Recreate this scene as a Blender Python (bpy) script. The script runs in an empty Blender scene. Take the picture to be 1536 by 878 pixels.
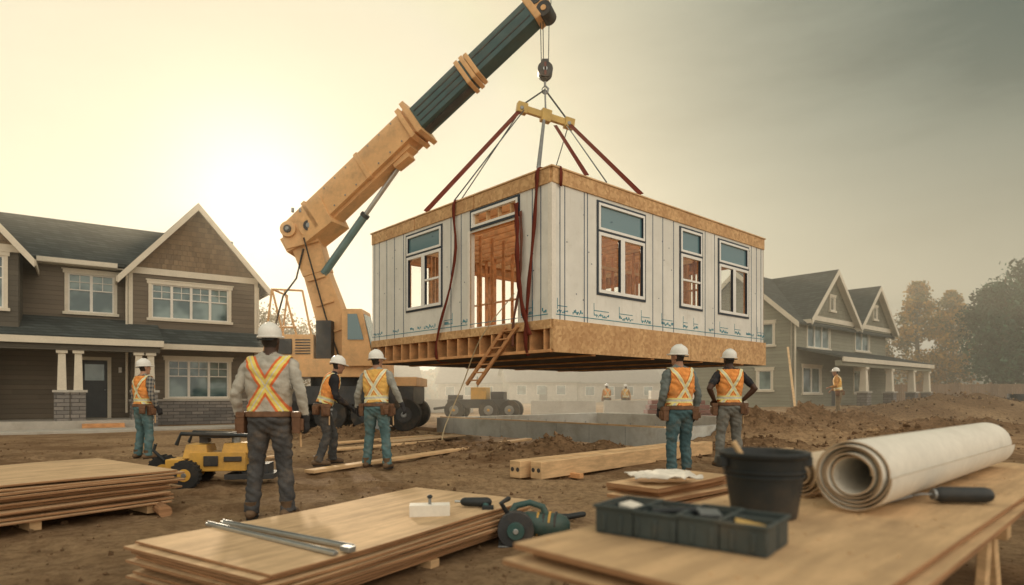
import bpy, bmesh, math, random
from mathutils import Vector, Matrix, noise, Euler
from mathutils.bvhtree import BVHTree
random.seed(7)
sc=bpy.context.scene
R=math.radians
V=Vector
# ------------------------------------------------------------------ materials
MATS={}
def math_n(nt,op,a,b=None,c=None):
    n=nt.nodes.new('ShaderNodeMath'); n.operation=op
    for i,x in enumerate((a,b,c)):
        if x is None: continue
        if isinstance(x,(int,float)): n.inputs[i].default_value=x
        else: nt.links.new(x,n.inputs[i])
    return n.outputs[0]
def mixc(nt,f,a,b,bt='MIX'):
    n=nt.nodes.new('ShaderNodeMix'); n.data_type='RGBA'; n.blend_type=bt
    for s,x in ((n.inputs[0],f),(n.inputs[6],a),(n.inputs[7],b)):
        if isinstance(x,(int,float)): s.default_value=x
        elif isinstance(x,(tuple,list)): s.default_value=(x[0],x[1],x[2],1)
        else: nt.links.new(x,s)
    return n.outputs[2]
def base_mat(name):
    m=bpy.data.materials.new(name); m.use_nodes=True
    MATS[name]=m
    nt=m.node_tree; b=nt.nodes['Principled BSDF']
    return m,nt,b
def noise_n(nt,vec,scale,detail=5,rough=.6):
    n=nt.nodes.new('ShaderNodeTexNoise'); n.inputs['Scale'].default_value=scale
    n.inputs['Detail'].default_value=detail; n.inputs['Roughness'].default_value=rough
    if vec is not None: nt.links.new(vec,n.inputs['Vector'])
    return n.outputs['Fac']
def coords(nt,stretch=(1,1,1)):
    t=nt.nodes.new('ShaderNodeTexCoord'); mp=nt.nodes.new('ShaderNodeMapping')
    mp.inputs['Scale'].default_value=stretch
    nt.links.new(t.outputs['Object'],mp.inputs['Vector'])
    return mp.outputs[0]
def maprange(nt,x,a,b,c=0.,d=1.,smooth=True):
    n=nt.nodes.new('ShaderNodeMapRange'); n.interpolation_type='SMOOTHSTEP' if smooth else 'LINEAR'
    nt.links.new(x,n.inputs[0])
    for i,v in enumerate((a,b,c,d)): n.inputs[i+1].default_value=v
    return n.outputs[0]
def bump(nt,b,h,strength=.3,dist=.02,prev=None):
    n=nt.nodes.new('ShaderNodeBump'); n.inputs['Strength'].default_value=strength; n.inputs['Distance'].default_value=dist
    nt.links.new(h,n.inputs['Height'])
    if prev is not None: nt.links.new(prev,n.inputs['Normal'])
    nt.links.new(n.outputs[0],b.inputs['Normal']); return n.outputs[0]
def mat(name,c,rough=.7,metal=0.,var=.18,scale=2.5,bs=40,bst=.25,bd=.01,c2=None,stretch=(1,1,1),spec=.35,dirt=0.):
    m,nt,b=base_mat(name)
    v=coords(nt,stretch)
    f=maprange(nt,noise_n(nt,v,scale),.3,.7)
    a=tuple(x*(1-var) for x in c); d=c2 or tuple(min(1,x*(1+var)) for x in c)
    col=mixc(nt,f,a,d)
    f2=maprange(nt,noise_n(nt,v,scale*9,3),.25,.75,.0,.35)
    col=mixc(nt,f2,col,tuple(x*.72 for x in c))
    if dirt>0:
        f3=maprange(nt,noise_n(nt,coords(nt),1.7,6,.7),.45,.75,0,dirt)
        col=mixc(nt,f3,col,(.20,.135,.08))
    nt.links.new(col,b.inputs['Base Color'])
    b.inputs['Roughness'].default_value=rough; b.inputs['Metallic'].default_value=metal
    b.inputs['Specular IOR Level'].default_value=spec
    if bst>0: bump(nt,b,noise_n(nt,v,bs,4),bst,bd)
    return m
mat('soil_dark',(.15,.092,.052),.95,bs=8,bst=.8,bd=.05,spec=.1)
mat('wood_ply',(.60,.42,.25),.9,var=.2,scale=1.6,stretch=(1,9,1),bs=30,bst=.2,dirt=.3,spec=.12)
mat('wood_ply2',(.58,.39,.22),.9,var=.2,scale=1.6,stretch=(1,8,1),bs=30,bst=.2,dirt=.5,spec=.12)
mat('wood_edge',(.40,.22,.115),.9,var=.4,scale=2,stretch=(1,1,45),bs=30,bst=.5,spec=.1)
mat('wood_lumber',(.66,.44,.24),.8,var=.2,scale=3,stretch=(1,1,6),bs=40,bst=.2,spec=.2,dirt=.2)
mat('wood_orange',(.62,.33,.15),.8,var=.25,scale=3,stretch=(1,1,2),bs=40,bst=.15,spec=.2)
mat('wood_ladder',(.5,.25,.11),.7)
mat('concrete',(.50,.50,.46),.9,var=.12,scale=2,bs=30,bst=.35,dirt=.4)
mat('concrete_lt',(.48,.45,.39),.9,var=.1,scale=1,bs=30,bst=.2,dirt=.3)
mat('trim_cream',(.70,.63,.50),.55,var=.06,bst=.05)
mat('trim_white',(.78,.74,.66),.5,var=.05,bst=.05)
mat('white_plastic',(.82,.81,.77),.35,var=.03,bst=0)
mat('hat_white',(.80,.79,.75),.32,var=.05,scale=8,bst=0,dirt=.12)
mat('dark_frame',(.02,.03,.045),.4,var=.1,bst=0)
mat('seam_blue',(.03,.07,.13),.6,bst=0)
mat('ink_teal',(.03,.22,.29),.7,bst=0)
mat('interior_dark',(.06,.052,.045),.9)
mat('door_dark',(.05,.055,.06),.4)
mat('crane_yellow',(.74,.44,.20),.5,var=.1,scale=1.2,bs=60,bst=.05,dirt=.4)
mat('crane_green',(.05,.10,.105),.45,var=.2,scale=1,bs=60,bst=.05,dirt=.15)
mat('crane_teal',(.16,.26,.27),.35,.3,var=.15,bst=.05)
mat('crane_dark',(.04,.043,.047),.55,var=.3,dirt=.35)
mat('steel',(.5,.52,.52),.35,.8,var=.1,bst=.05)
mat('steel_dull',(.27,.28,.28),.45,.7,var=.2,bst=.1)
mat('rubber',(.028,.028,.028),.85,var=.3,bst=.3,dirt=.55)
mat('strap_red',(.15,.032,.02),.8,var=.25,scale=6,stretch=(4,4,1),spec=.1)
mat('strap_brown',(.14,.05,.03),.8,var=.25)
mat('rope',(.45,.36,.22),.9)
mat('cable',(.05,.055,.055),.5,.3)
mat('spreader_yellow',(.52,.35,.10),.5,dirt=.4)
mat('machine_yellow',(.68,.38,.07),.45,var=.1,dirt=.5)
mat('plastic_black',(.022,.027,.03),.45,var=.2,scale=5,bs=80,bst=.08,dirt=.3)
mat('plastic_tray',(.05,.065,.065),.55,var=.2,scale=4,bs=80,bst=.08,dirt=.4)
mat('tool_green',(.035,.09,.085),.45,dirt=.3)
mat('paper_white',(.74,.70,.62),.8,var=.05,scale=3,bs=6,bst=.12,bd=.02,dirt=.12)
mat('paper_edge',(.5,.35,.22),.85,var=.2,scale=8)
mat('paper_tan',(.62,.50,.36),.8,var=.08)
mat('cloth_white',(.75,.7,.62),.9,bs=12,bst=.3)
mat('leather',(.16,.08,.042),.6,var=.35,scale=9,bs=50,bst=.3)
mat('glove_black',(.035,.035,.038),.8,bst=.2)
mat('boot',(.13,.08,.045),.7,var=.3,scale=9,dirt=.5)
mat('bark',(.10,.075,.055),.9,bs=20,bst=.6)
mat('fence_wood',(.22,.14,.085),.85,var=.3,scale=.8,stretch=(4,1,1))
mat('paint_red',(.18,.06,.05),.6,dirt=.3)
mat('tan_small',(.5,.32,.1),.5)
mat('far_wall',(.42,.38,.31),.8)
mat('far_roof',(.18,.165,.15),.8)
def leafmat(n,c):
    m,nt,b=base_mat(n); f=noise_n(nt,coords(nt),1.3,3)
    col=mixc(nt,maprange(nt,f,.3,.7),tuple(x*.6 for x in c),tuple(x*1.35 for x in c))
    nt.links.new(col,b.inputs['Base Color']); b.inputs['Roughness'].default_value=.85
    b.inputs['Specular IOR Level'].default_value=.05
for n,c in (('leaf_y1',(.46,.25,.045)),('leaf_y2',(.32,.18,.035)),('leaf_y3',(.15,.12,.04)),
            ('leaf_g1',(.055,.12,.075)),('leaf_g2',(.03,.075,.055)),('leaf_g3',(.015,.042,.034)),
            ('leaf_o1',(.30,.18,.07)),('leaf_o2',(.17,.12,.05))): leafmat(n,c)
def siding(name,c,pitch=.17,shingle=False):
    m,nt,b=base_mat(name); v=coords(nt)
    s=nt.nodes.new('ShaderNodeSeparateXYZ'); nt.links.new(v,s.inputs[0])
    fr=math_n(nt,'FRACT',math_n(nt,'DIVIDE',s.outputs[2],pitch))
    row=math_n(nt,'FLOOR',math_n(nt,'DIVIDE',s.outputs[2],pitch))
    wn=nt.nodes.new('ShaderNodeTexWhiteNoise'); wn.noise_dimensions='2D'
    cx=nt.nodes.new('ShaderNodeCombineXYZ')
    w=.16 if shingle else 2.4
    xx=math_n(nt,'ADD',math_n(nt,'ADD',s.outputs[0],s.outputs[1]),math_n(nt,'MULTIPLY',row,.73 if not shingle else .083))
    nt.links.new(math_n(nt,'FLOOR',math_n(nt,'DIVIDE',xx,w)),cx.inputs[0]); nt.links.new(row,cx.inputs[1])
    nt.links.new(cx.outputs[0],wn.inputs['Vector'])
    col=mixc(nt,wn.outputs['Value'],tuple(x*(.72 if shingle else .86) for x in c),tuple(x*1.14 for x in c))
    col=mixc(nt,maprange(nt,noise_n(nt,v,.8),.35,.7,0,.35),col,tuple(x*.65 for x in c))
    lap_shade=maprange(nt,fr,.86,.97,0,1)  # shadow line under each siding course, painted into the colour
    col=mixc(nt,math_n(nt,'MULTIPLY',lap_shade,.6),col,tuple(x*.35 for x in c))
    nt.links.new(col,b.inputs['Base Color']); b.inputs['Roughness'].default_value=.75
    h=math_n(nt,'SUBTRACT',1.,fr)
    if shingle:
        fx=math_n(nt,'FRACT',math_n(nt,'DIVIDE',xx,w)); h=math_n(nt,'SUBTRACT',h,maprange(nt,fx,.9,1.,0,.8))
    bump(nt,b,h,.8,.03)
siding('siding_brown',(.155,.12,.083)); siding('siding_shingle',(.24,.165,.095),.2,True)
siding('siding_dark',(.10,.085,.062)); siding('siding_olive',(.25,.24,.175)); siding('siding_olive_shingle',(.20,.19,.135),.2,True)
def roofmat(name,c):
    m,nt,b=base_mat(name); v=coords(nt)
    br=nt.nodes.new('ShaderNodeTexBrick'); 
    s=nt.nodes.new('ShaderNodeSeparateXYZ'); nt.links.new(v,s.inputs[0]); cx=nt.nodes.new('ShaderNodeCombineXYZ')
    nt.links.new(math_n(nt,'ADD',s.outputs[0],s.outputs[1]),cx.inputs[0]); nt.links.new(s.outputs[2],cx.inputs[1])
    nt.links.new(cx.outputs[0],br.inputs['Vector'])
    br.inputs['Scale'].default_value=1.; br.inputs['Brick Width'].default_value=.33; br.inputs['Row Height'].default_value=.12
    br.inputs['Mortar Size'].default_value=.012
    br.inputs['Color1'].default_value=(*[x*.7 for x in c],1); br.inputs['Color2'].default_value=(*[x*1.4 for x in c],1)
    br.inputs['Mortar'].default_value=(*[x*.4 for x in c],1)
    col=mixc(nt,maprange(nt,noise_n(nt,v,60,2),.3,.7,0,.5),br.outputs['Color'],tuple(x*.6 for x in c))
    nt.links.new(col,b.inputs['Base Color']); b.inputs['Roughness'].default_value=.95; b.inputs['Specular IOR Level'].default_value=.15
    bump(nt,b,math_n(nt,'ADD',br.outputs['Fac'],noise_n(nt,v,80,2)),.4,.02)
roofmat('roof_shingle',(.07,.08,.076))
def stonemat(name):
    m,nt,b=base_mat(name); v=coords(nt)
    s=nt.nodes.new('ShaderNodeSeparateXYZ'); nt.links.new(v,s.inputs[0]); cx=nt.nodes.new('ShaderNodeCombineXYZ')
    nt.links.new(math_n(nt,'ADD',s.outputs[0],s.outputs[1]),cx.inputs[0]); nt.links.new(s.outputs[2],cx.inputs[1])
    br=nt.nodes.new('ShaderNodeTexBrick'); nt.links.new(cx.outputs[0],br.inputs['Vector'])
    br.inputs['Scale'].default_value=1.; br.inputs['Brick Width'].default_value=.42; br.inputs['Row Height'].default_value=.13
    br.inputs['Mortar Size'].default_value=.012; br.inputs['Bias'].default_value=.1
    br.inputs['Color1'].default_value=(.13,.125,.12,1); br.inputs['Color2'].default_value=(.30,.27,.24,1); br.inputs['Mortar'].default_value=(.06,.055,.05,1)
    nt.links.new(mixc(nt,maprange(nt,noise_n(nt,v,12),.3,.7,0,.5),br.outputs['Color'],(.16,.15,.14)),b.inputs['Base Color'])
    b.inputs['Roughness'].default_value=.85; bump(nt,b,math_n(nt,'SUBTRACT',noise_n(nt,v,15),br.outputs['Fac']),.8,.03)
stonemat('stone')
def osbmat():
    m,nt,b=base_mat('osb'); v=coords(nt)
    vo=nt.nodes.new('ShaderNodeTexVoronoi'); vo.inputs['Scale'].default_value=16; nt.links.new(v,vo.inputs['Vector'])
    sp=nt.nodes.new('ShaderNodeSeparateColor'); nt.links.new(vo.outputs['Color'],sp.inputs[0])
    col=mixc(nt,sp.outputs[0],(.44,.25,.11),(.68,.44,.22))
    col=mixc(nt,maprange(nt,noise_n(nt,v,1.1),.4,.7,0,.5),col,(.40,.21,.09))
    nt.links.new(col,b.inputs['Base Color']); b.inputs['Roughness'].default_value=.8; bump(nt,b,sp.outputs[1],.25,.01)
osbmat()
def wrapmat():
    m,nt,b=base_mat('house_wrap'); v=coords(nt)
    col=mixc(nt,maprange(nt,noise_n(nt,v,.9),.35,.7),(.66,.65,.60),(.77,.755,.70))
    col=mixc(nt,maprange(nt,noise_n(nt,v,5,6,.7),.5,.75,0,.35),col,(.50,.47,.40))
    st=nt.nodes.new('ShaderNodeMapping'); st.inputs['Scale'].default_value=(6,6,.35); nt.links.new(v,st.inputs[0])
    col=mixc(nt,maprange(nt,noise_n(nt,st.outputs[0],1.5,4,.6),.52,.75,0,.3),col,(.48,.44,.36))
    nt.links.new(col,b.inputs['Base Color']); b.inputs['Roughness'].default_value=.65
    n1=bump(nt,b,noise_n(nt,v,1.5,2),.3,.06); bump(nt,b,noise_n(nt,v,25),.12,.01,n1)
wrapmat()
def glassmat(name,tint):
    m=bpy.data.materials.new(name); m.use_nodes=True; MATS[name]=m; nt=m.node_tree; nt.nodes.clear()
    o=nt.nodes.new('ShaderNodeOutputMaterial'); t=nt.nodes.new('ShaderNodeBsdfTransparent'); g=nt.nodes.new('ShaderNodeBsdfGlossy')
    g.inputs['Roughness'].default_value=.03; t.inputs[0].default_value=(*tint,1); mx=nt.nodes.new('ShaderNodeMixShader')
    lw=nt.nodes.new('ShaderNodeLayerWeight'); lw.inputs[0].default_value=.5
    f=math_n(nt,'ADD',math_n(nt,'MULTIPLY',math_n(nt,'POWER',lw.outputs['Facing'],4.),.6),.04)
    nt.links.new(f,mx.inputs[0]); nt.links.new(t.outputs[0],mx.inputs[1]); nt.links.new(g.outputs[0],mx.inputs[2])
    nt.links.new(mx.outputs[0],o.inputs[0])
glassmat('glass_clear',(.93,.95,.95))
def glasshouse():
    m,nt,b=base_mat('glass_house'); v=coords(nt)
    col=mixc(nt,maprange(nt,noise_n(nt,v,.9,2),.38,.62),(.04,.085,.09),(.20,.28,.27))
    nt.links.new(col,b.inputs['Base Color']); b.inputs['Roughness'].default_value=.06; b.inputs['Specular IOR Level'].default_value=.8
glasshouse()
m,nt,b=base_mat('glass_blue'); b.inputs['Base Color'].default_value=(.10,.19,.22,1); b.inputs['Roughness'].default_value=.1; b.inputs['Specular IOR Level'].default_value=.8
def groundmat():
    m,nt,b=base_mat('dirt_ground'); v=coords(nt)
    big=maprange(nt,noise_n(nt,v,.2,6,.65),.4,.6)
    col=mixc(nt,big,(.235,.138,.072),(.50,.335,.19))
    med=maprange(nt,noise_n(nt,v,.9,8,.75),.42,.62)
    col=mixc(nt,math_n(nt,'MULTIPLY',med,.6),col,(.52,.36,.215))
    dk=maprange(nt,noise_n(nt,v,.55,8,.78),.52,.66)
    col=mixc(nt,math_n(nt,'MULTIPLY',dk,.65),col,(.17,.10,.055))
    fine=maprange(nt,noise_n(nt,v,9,6,.8),.42,.6)
    col=mixc(nt,math_n(nt,'MULTIPLY',fine,.55),col,(.18,.11,.06))
    at=nt.nodes.new('ShaderNodeAttribute'); at.attribute_name='loose'
    col=mixc(nt,math_n(nt,'MULTIPLY',at.outputs['Fac'],.85),col,mixc(nt,fine,(.25,.15,.08),(.13,.078,.042)))
    nt.links.new(col,b.inputs['Base Color']); b.inputs['Roughness'].default_value=.97; b.inputs['Specular IOR Level'].default_value=.1
    n1=bump(nt,b,noise_n(nt,v,2.2,9,.75),.9,.16); bump(nt,b,noise_n(nt,v,20,6,.8),.8,.04,n1)
groundmat()
# ------------------------------------------------------------------ mesh builder
class MB:
    def __init__(s): s.v=[];s.f=[];s.m=[];s.n=[];s.T=Matrix()
    def mi(s,m):
        if m not in s.n: s.n.append(m)
        return s.n.index(m)
    def add(s,vs,fs,m):
        b=len(s.v); s.v+=[s.T@V(p) for p in vs]
        for i,f in enumerate(fs):
            s.f.append([b+k for k in f]); s.m.append(s.mi(m[i] if isinstance(m,list) else m))
    def hexa(s,p,m,side=None):
        fs=[(0,3,2,1),(4,5,6,7),(0,1,5,4),(1,2,6,5),(2,3,7,6),(3,0,4,7)]
        s.add(p,fs,m if side is None else [m,m,side,side,side,side])
    def bb(s,x0,x1,y0,y1,z0,z1,m,side=None):
        s.hexa([(x0,y0,z0),(x1,y0,z0),(x1,y1,z0),(x0,y1,z0),(x0,y0,z1),(x1,y0,z1),(x1,y1,z1),(x0,y1,z1)],m,side)
    def box(s,c,sz,m,rot=None,side=None,taper=1.):
        Mx=Matrix.Translation(c)@(rot.to_matrix().to_4x4() if rot else Matrix())
        x,y,z=[k/2 for k in sz]
        p=[Mx@V((a*x,b_*y,-z)) for a,b_ in ((-1,-1),(1,-1),(1,1),(-1,1))]+[Mx@V((a*x*taper,b_*y*taper,z)) for a,b_ in ((-1,-1),(1,-1),(1,1),(-1,1))]
        s.hexa(p,m,side)
    def beam(s,p0,p1,w,h,m,up=(0,0,1),w1=None,h1=None):
        p0=V(p0);p1=V(p1);d=(p1-p0).normalized(); sd=d.cross(V(up))
        if sd.length<1e-4: sd=d.cross(V((0,1,0)))
        sd.normalize(); u=sd.cross(d); w1=w1 or w; h1=h1 or h
        p=[]
        for q,a,b_ in ((p0,w,h),(p1,w1,h1)):
            p+=[q-sd*a/2-u*b_/2,q+sd*a/2-u*b_/2,q+sd*a/2+u*b_/2,q-sd*a/2+u*b_/2]
        s.hexa(p,m)
    def tube(s,pts,rad,m,n=10,rnd=False,flat=None,cap=True):
        pts=[V(p) for p in pts]
        if not isinstance(rad,(list,tuple)): rad=[rad]*len(pts)
        rad=list(rad)
        if rnd:
            d0=(pts[0]-pts[1]).normalized(); d1=(pts[-1]-pts[-2]).normalized(); r0=rad[0]; r1=rad[-1]
            pts=[pts[0]+d0*r0*.95,pts[0]+d0*r0*.6]+pts+[pts[-1]+d1*r1*.6,pts[-1]+d1*r1*.95]
            rad=[r0*.35,r0*.8]+rad+[r1*.8,r1*.35]
        vs=[];fs=[];N=len(pts); t=(pts[1]-pts[0]).normalized()
        a=t.cross(V((0,0,1)))
        if a.length<.05: a=t.cross(V((0,1,0)))
        a.normalize()
        for i in range(N):
            t=(pts[min(i+1,N-1)]-pts[max(i-1,0)]).normalized()
            a=(a-t*a.dot(t)).normalized(); b_=t.cross(a)
            for k in range(n):
                an=2*math.pi*k/n; q=a*math.cos(an)+b_*math.sin(an)*(flat or 1)
                vs.append(pts[i]+q*rad[i])
        for i in range(N-1):
            for k in range(n):
                fs.append((i*n+k,i*n+(k+1)%n,(i+1)*n+(k+1)%n,(i+1)*n+k))
        if cap: fs.append(tuple(range(n))[::-1]); fs.append(tuple((N-1)*n+k for k in range(n)))
        s.add(vs,fs,m)
    def cyl(s,p0,p1,r,m,n=16,r1=None): s.tube([p0,p1],[r,r if r1 is None else r1],m,n)
    def rings(s,rg,m,n=20,e=2.,xf=None):
        vs=[];fs=[]
        for (z,cy,rx,ry) in rg:
            for k in range(n):
                a=2*math.pi*k/n; c=math.cos(a); q=math.sin(a)
                p=V((math.copysign(abs(c)**(2/e),c)*rx,cy+math.copysign(abs(q)**(2/e),q)*ry,z))
                vs.append(xf(p) if xf else p)
        N=len(rg)
        for i in range(N-1):
            for k in range(n): fs.append((i*n+k,i*n+(k+1)%n,(i+1)*n+(k+1)%n,(i+1)*n+k))
        fs.append(tuple(range(n))[::-1]); fs.append(tuple((N-1)*n+k for k in range(n)))
        s.add(vs,fs,m)
    def ell(s,c,r,m,n=12,rot=None):
        vs=[];fs=[];c=V(c);h=n//2
        for i in range(1,h):
            th=math.pi*i/h
            for k in range(n):
                p=V((math.sin(th)*math.cos(2*math.pi*k/n)*r[0],math.sin(th)*math.sin(2*math.pi*k/n)*r[1],math.cos(th)*r[2]))
                if rot: p.rotate(rot)
                vs.append(c+p)
        for i in range(h-2):
            for k in range(n): fs.append((i*n+k,(i+1)*n+k,(i+1)*n+(k+1)%n,i*n+(k+1)%n))
        pt=V((0,0,r[2])); pb=V((0,0,-r[2]))
        if rot: pt.rotate(rot); pb.rotate(rot)
        vs+=[c+pt,c+pb]; a=len(vs)-2
        for k in range(n): fs.append((a,k,(k+1)%n)); fs.append((a+1,(h-2)*n+(k+1)%n,(h-2)*n+k))
        s.add(vs,fs,m)
    def slab(s,p,th,m,mb=None):
        p=[V(q) for q in p]; q=[a-V((0,0,th)) for a in p]
        s.hexa(q+p,m) if mb is None else s.add(q+p,[(0,3,2,1),(4,5,6,7),(0,1,5,4),(1,2,6,5),(2,3,7,6),(3,0,4,7)],[mb,m,mb,mb,mb,mb])
    def fb(s,f,a0,a1,d0,d1,z0,z1,m):
        s.hexa([f(a0,d0,z0),f(a1,d0,z0),f(a1,d1,z0),f(a0,d1,z0),f(a0,d0,z1),f(a1,d0,z1),f(a1,d1,z1),f(a0,d1,z1)],m)
    def wall(s,f,a0,a1,z0,z1,th,ops,mo,mi_,mr):
        A=sorted({a0,a1,*[o[0] for o in ops],*[o[1] for o in ops]}); Z=sorted({z0,z1,*[o[2] for o in ops],*[o[3] for o in ops]})
        for i in range(len(A)-1):
            for j in range(len(Z)-1):
                ca=(A[i]+A[i+1])/2; cz=(Z[j]+Z[j+1])/2
                if any(o[0]<ca<o[1] and o[2]<cz<o[3] for o in ops): continue
                for d,mm in ((0,mo),(th,mi_)):
                    s.add([f(A[i],d,Z[j]),f(A[i+1],d,Z[j]),f(A[i+1],d,Z[j+1]),f(A[i],d,Z[j+1])],[(0,1,2,3)],mm)
        for o in list(ops)+[(a0,a1,z0,z1)]:
            b0,b1,y0,y1=o[:4]
            for (p,q) in (((b0,y0),(b1,y0)),((b1,y0),(b1,y1)),((b1,y1),(b0,y1)),((b0,y1),(b0,y0))):
                s.add([f(p[0],0,p[1]),f(q[0],0,q[1]),f(q[0],th,q[1]),f(p[0],th,p[1])],[(0,1,2,3)],mr)
    def obj(s,name,parent=None,bevel=0,smooth=True,inv=None,angle=35,seg=2):
        me=bpy.data.meshes.new(name); me.from_pydata([tuple(p) for p in s.v],[],s.f)
        for n in s.n: me.materials.append(MATS[n])
        me.polygons.foreach_set('material_index',s.m)
        bm=bmesh.new(); bm.from_mesh(me); bmesh.ops.recalc_face_normals(bm,faces=bm.faces); bm.to_mesh(me); bm.free()
        if smooth:
            me.polygons.foreach_set('use_smooth',[True]*len(me.polygons)); me.set_sharp_from_angle(angle=R(angle))
        o=bpy.data.objects.new(name,me); sc.collection.objects.link(o)
        if parent:
            o.parent=parent
            if inv: o.matrix_parent_inverse=Matrix.Translation(-V(inv))
        if bevel:
            md=o.modifiers.new('bevel','BEVEL'); md.width=bevel; md.segments=seg; md.limit_method='ANGLE'; md.angle_limit=R(40)
        return o
def empty(name,loc=(0,0,0),rz=0.):
    o=bpy.data.objects.new(name,None); sc.collection.objects.link(o); o.location=loc; o.rotation_euler=(0,0,rz); o.empty_display_size=.3
    return o
# ------------------------------------------------------------------ terrain
def ss(x): x=max(0.,min(1.,x)); return x*x*(3-2*x)
MU=V((.745,.667,0)); MV=V((-.667,.745,0))
MOUNDS=[(1.0,11.6,1.5,.8,.36),(-.9,13.0,1.7,.7,.24),(6.2,17.2,2.6,1.3,.66),(8.6,19.5,2.8,1.5,.8),(4.6,20.5,3.0,1.6,.6),(11.5,21.8,2.4,1.3,.5),
        (15.5,25.5,3.5,1.8,.6),(19.5,27.5,3.5,1.8,.7),(-4.6,17.,2.2,1.,.25),(9.5,15.2,1.6,.9,.32),(22,30,4,2,.6),(14,19.3,2.5,1.2,.4),(5.6,13.8,1.2,.7,.22)]
def H2(x,y):
    z=.05*noise.noise(V((x*.35,y*.35,0)))+.035*noise.noise(V((x*1.3,y*1.3,3)))+.018*noise.noise(V((x*4,y*4,7))); lo=0.
    for mx,my,rx,ry,h in MOUNDS:
        q=((x-mx)/rx)**2+((y-my)/ry)**2
        if q<5:
            g_=math.exp(-q*1.3); z+=h*g_*(1+.5*noise.noise(V((x*1.9,y*1.9,1)))+.35*noise.noise(V((x*5,y*5,1))))+.03*g_*noise.noise(V((x*9,y*9,4))); lo=max(lo,ss(g_*1.6-.1))
    # excavation beside the front foundation wall
    px,py=x-3.65,y-14.8; u=px*.745+py*.667; v=-px*.667+py*.745
    if -1.2<u<0.05 and -.6<v<10:
        k=ss((u+1.2)/.6)*ss((v+.6)/.6)*ss((10-v)/.6); z-=.20*k; lo=max(lo,.8*k)
    if 0<=u<8.6 and 0<=v<9.6: z=z*.3-.15; lo=1.
    z+=.55*ss((x-9.5)/4)*ss((y-25)/5)
    for (cx,cy,dx,dy) in ((-1.2,9,.93,.36),(-3.2,12,.97,.22),(-.5,7.2,.99,.1)):
        t=(x-cx)*-dy+(y-cy)*dx+.25*math.sin(x*.5)
        for o in (-.8,.8):
            if abs(t-o)<.35: z-=.06*math.exp(-((t-o)/.13)**2)*(1+.35*math.sin((x*dx+y*dy)*22)); z+=.03*math.exp(-((abs(t-o)-.24)/.06)**2)
    if x<-8.5 and y>12: z*=.4
    return z,lo
H=lambda x,y:H2(x,y)[0]
def axis(a0,a1,step,lo,hi):
    xs=[]; x=a0
    while x<=a1+1e-6: xs.append(x); x+=step
    s=step; x=xs[-1]
    while x<hi: s*=1.13; x+=s; xs.append(x)
    s=step; x=xs[0]; pre=[]
    while x>lo: s*=1.13; x-=s; pre.append(x)
    return pre[::-1]+xs
xs=axis(-9,13,.09,-700,700); ys=axis(1.5,22,.09,-60,900)
vs=[];lo=[]
for y in ys:
    for x in xs:
        z,l=H2(x,y) if abs(x)<60 and y<80 else (0.,0.); vs.append((x,y,z)); lo.append(l)
nx=len(xs)
fs=[(j*nx+i,j*nx+i+1,(j+1)*nx+i+1,(j+1)*nx+i) for j in range(len(ys)-1) for i in range(nx-1)]
me=bpy.data.meshes.new('ground'); me.from_pydata(vs,[],fs); me.materials.append(MATS['dirt_ground'])
me.polygons.foreach_set('use_smooth',[True]*len(me.polygons))
at=me.attributes.new('loose','FLOAT','POINT'); at.data.foreach_set('value',lo)
g=bpy.data.objects.new('ground',me); sc.collection.objects.link(g)
mb=MB(); rnd=random.Random(3)
for i in range(7500):
    k=rnd.random()
    if k<.5: y=2.2+rnd.random()**1.3*14; x=(rnd.random()-.5)*y*1.7
    else:
        m_=rnd.choice(MOUNDS); x=m_[0]+rnd.gauss(0,m_[2]*.8); y=m_[1]+rnd.gauss(0,m_[3]*.8)
    r=.006+.028*rnd.random()**4+(.012+.05*rnd.random()**3 if k>.5 else 0); z=H(x,y)
    pts=[V(p)*r*(.7+.6*rnd.random()) for p in ((1,0,0),(-1,0,0),(0,1,0),(0,-1,0),(0,0,.8),(0,0,-.8))]
    rt=Euler((rnd.random()*6,rnd.random()*6,rnd.random()*6))
    for p in pts: p.rotate(rt)
    mb.add([p+V((x,y,z+r*.3)) for p in pts],[(0,2,4),(2,1,4),(1,3,4),(3,0,4),(2,0,5),(1,2,5),(3,1,5),(0,3,5)],'soil_dark' if rnd.random()<.45 else 'dirt_ground')
mb.obj('dirt_clods')
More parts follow.
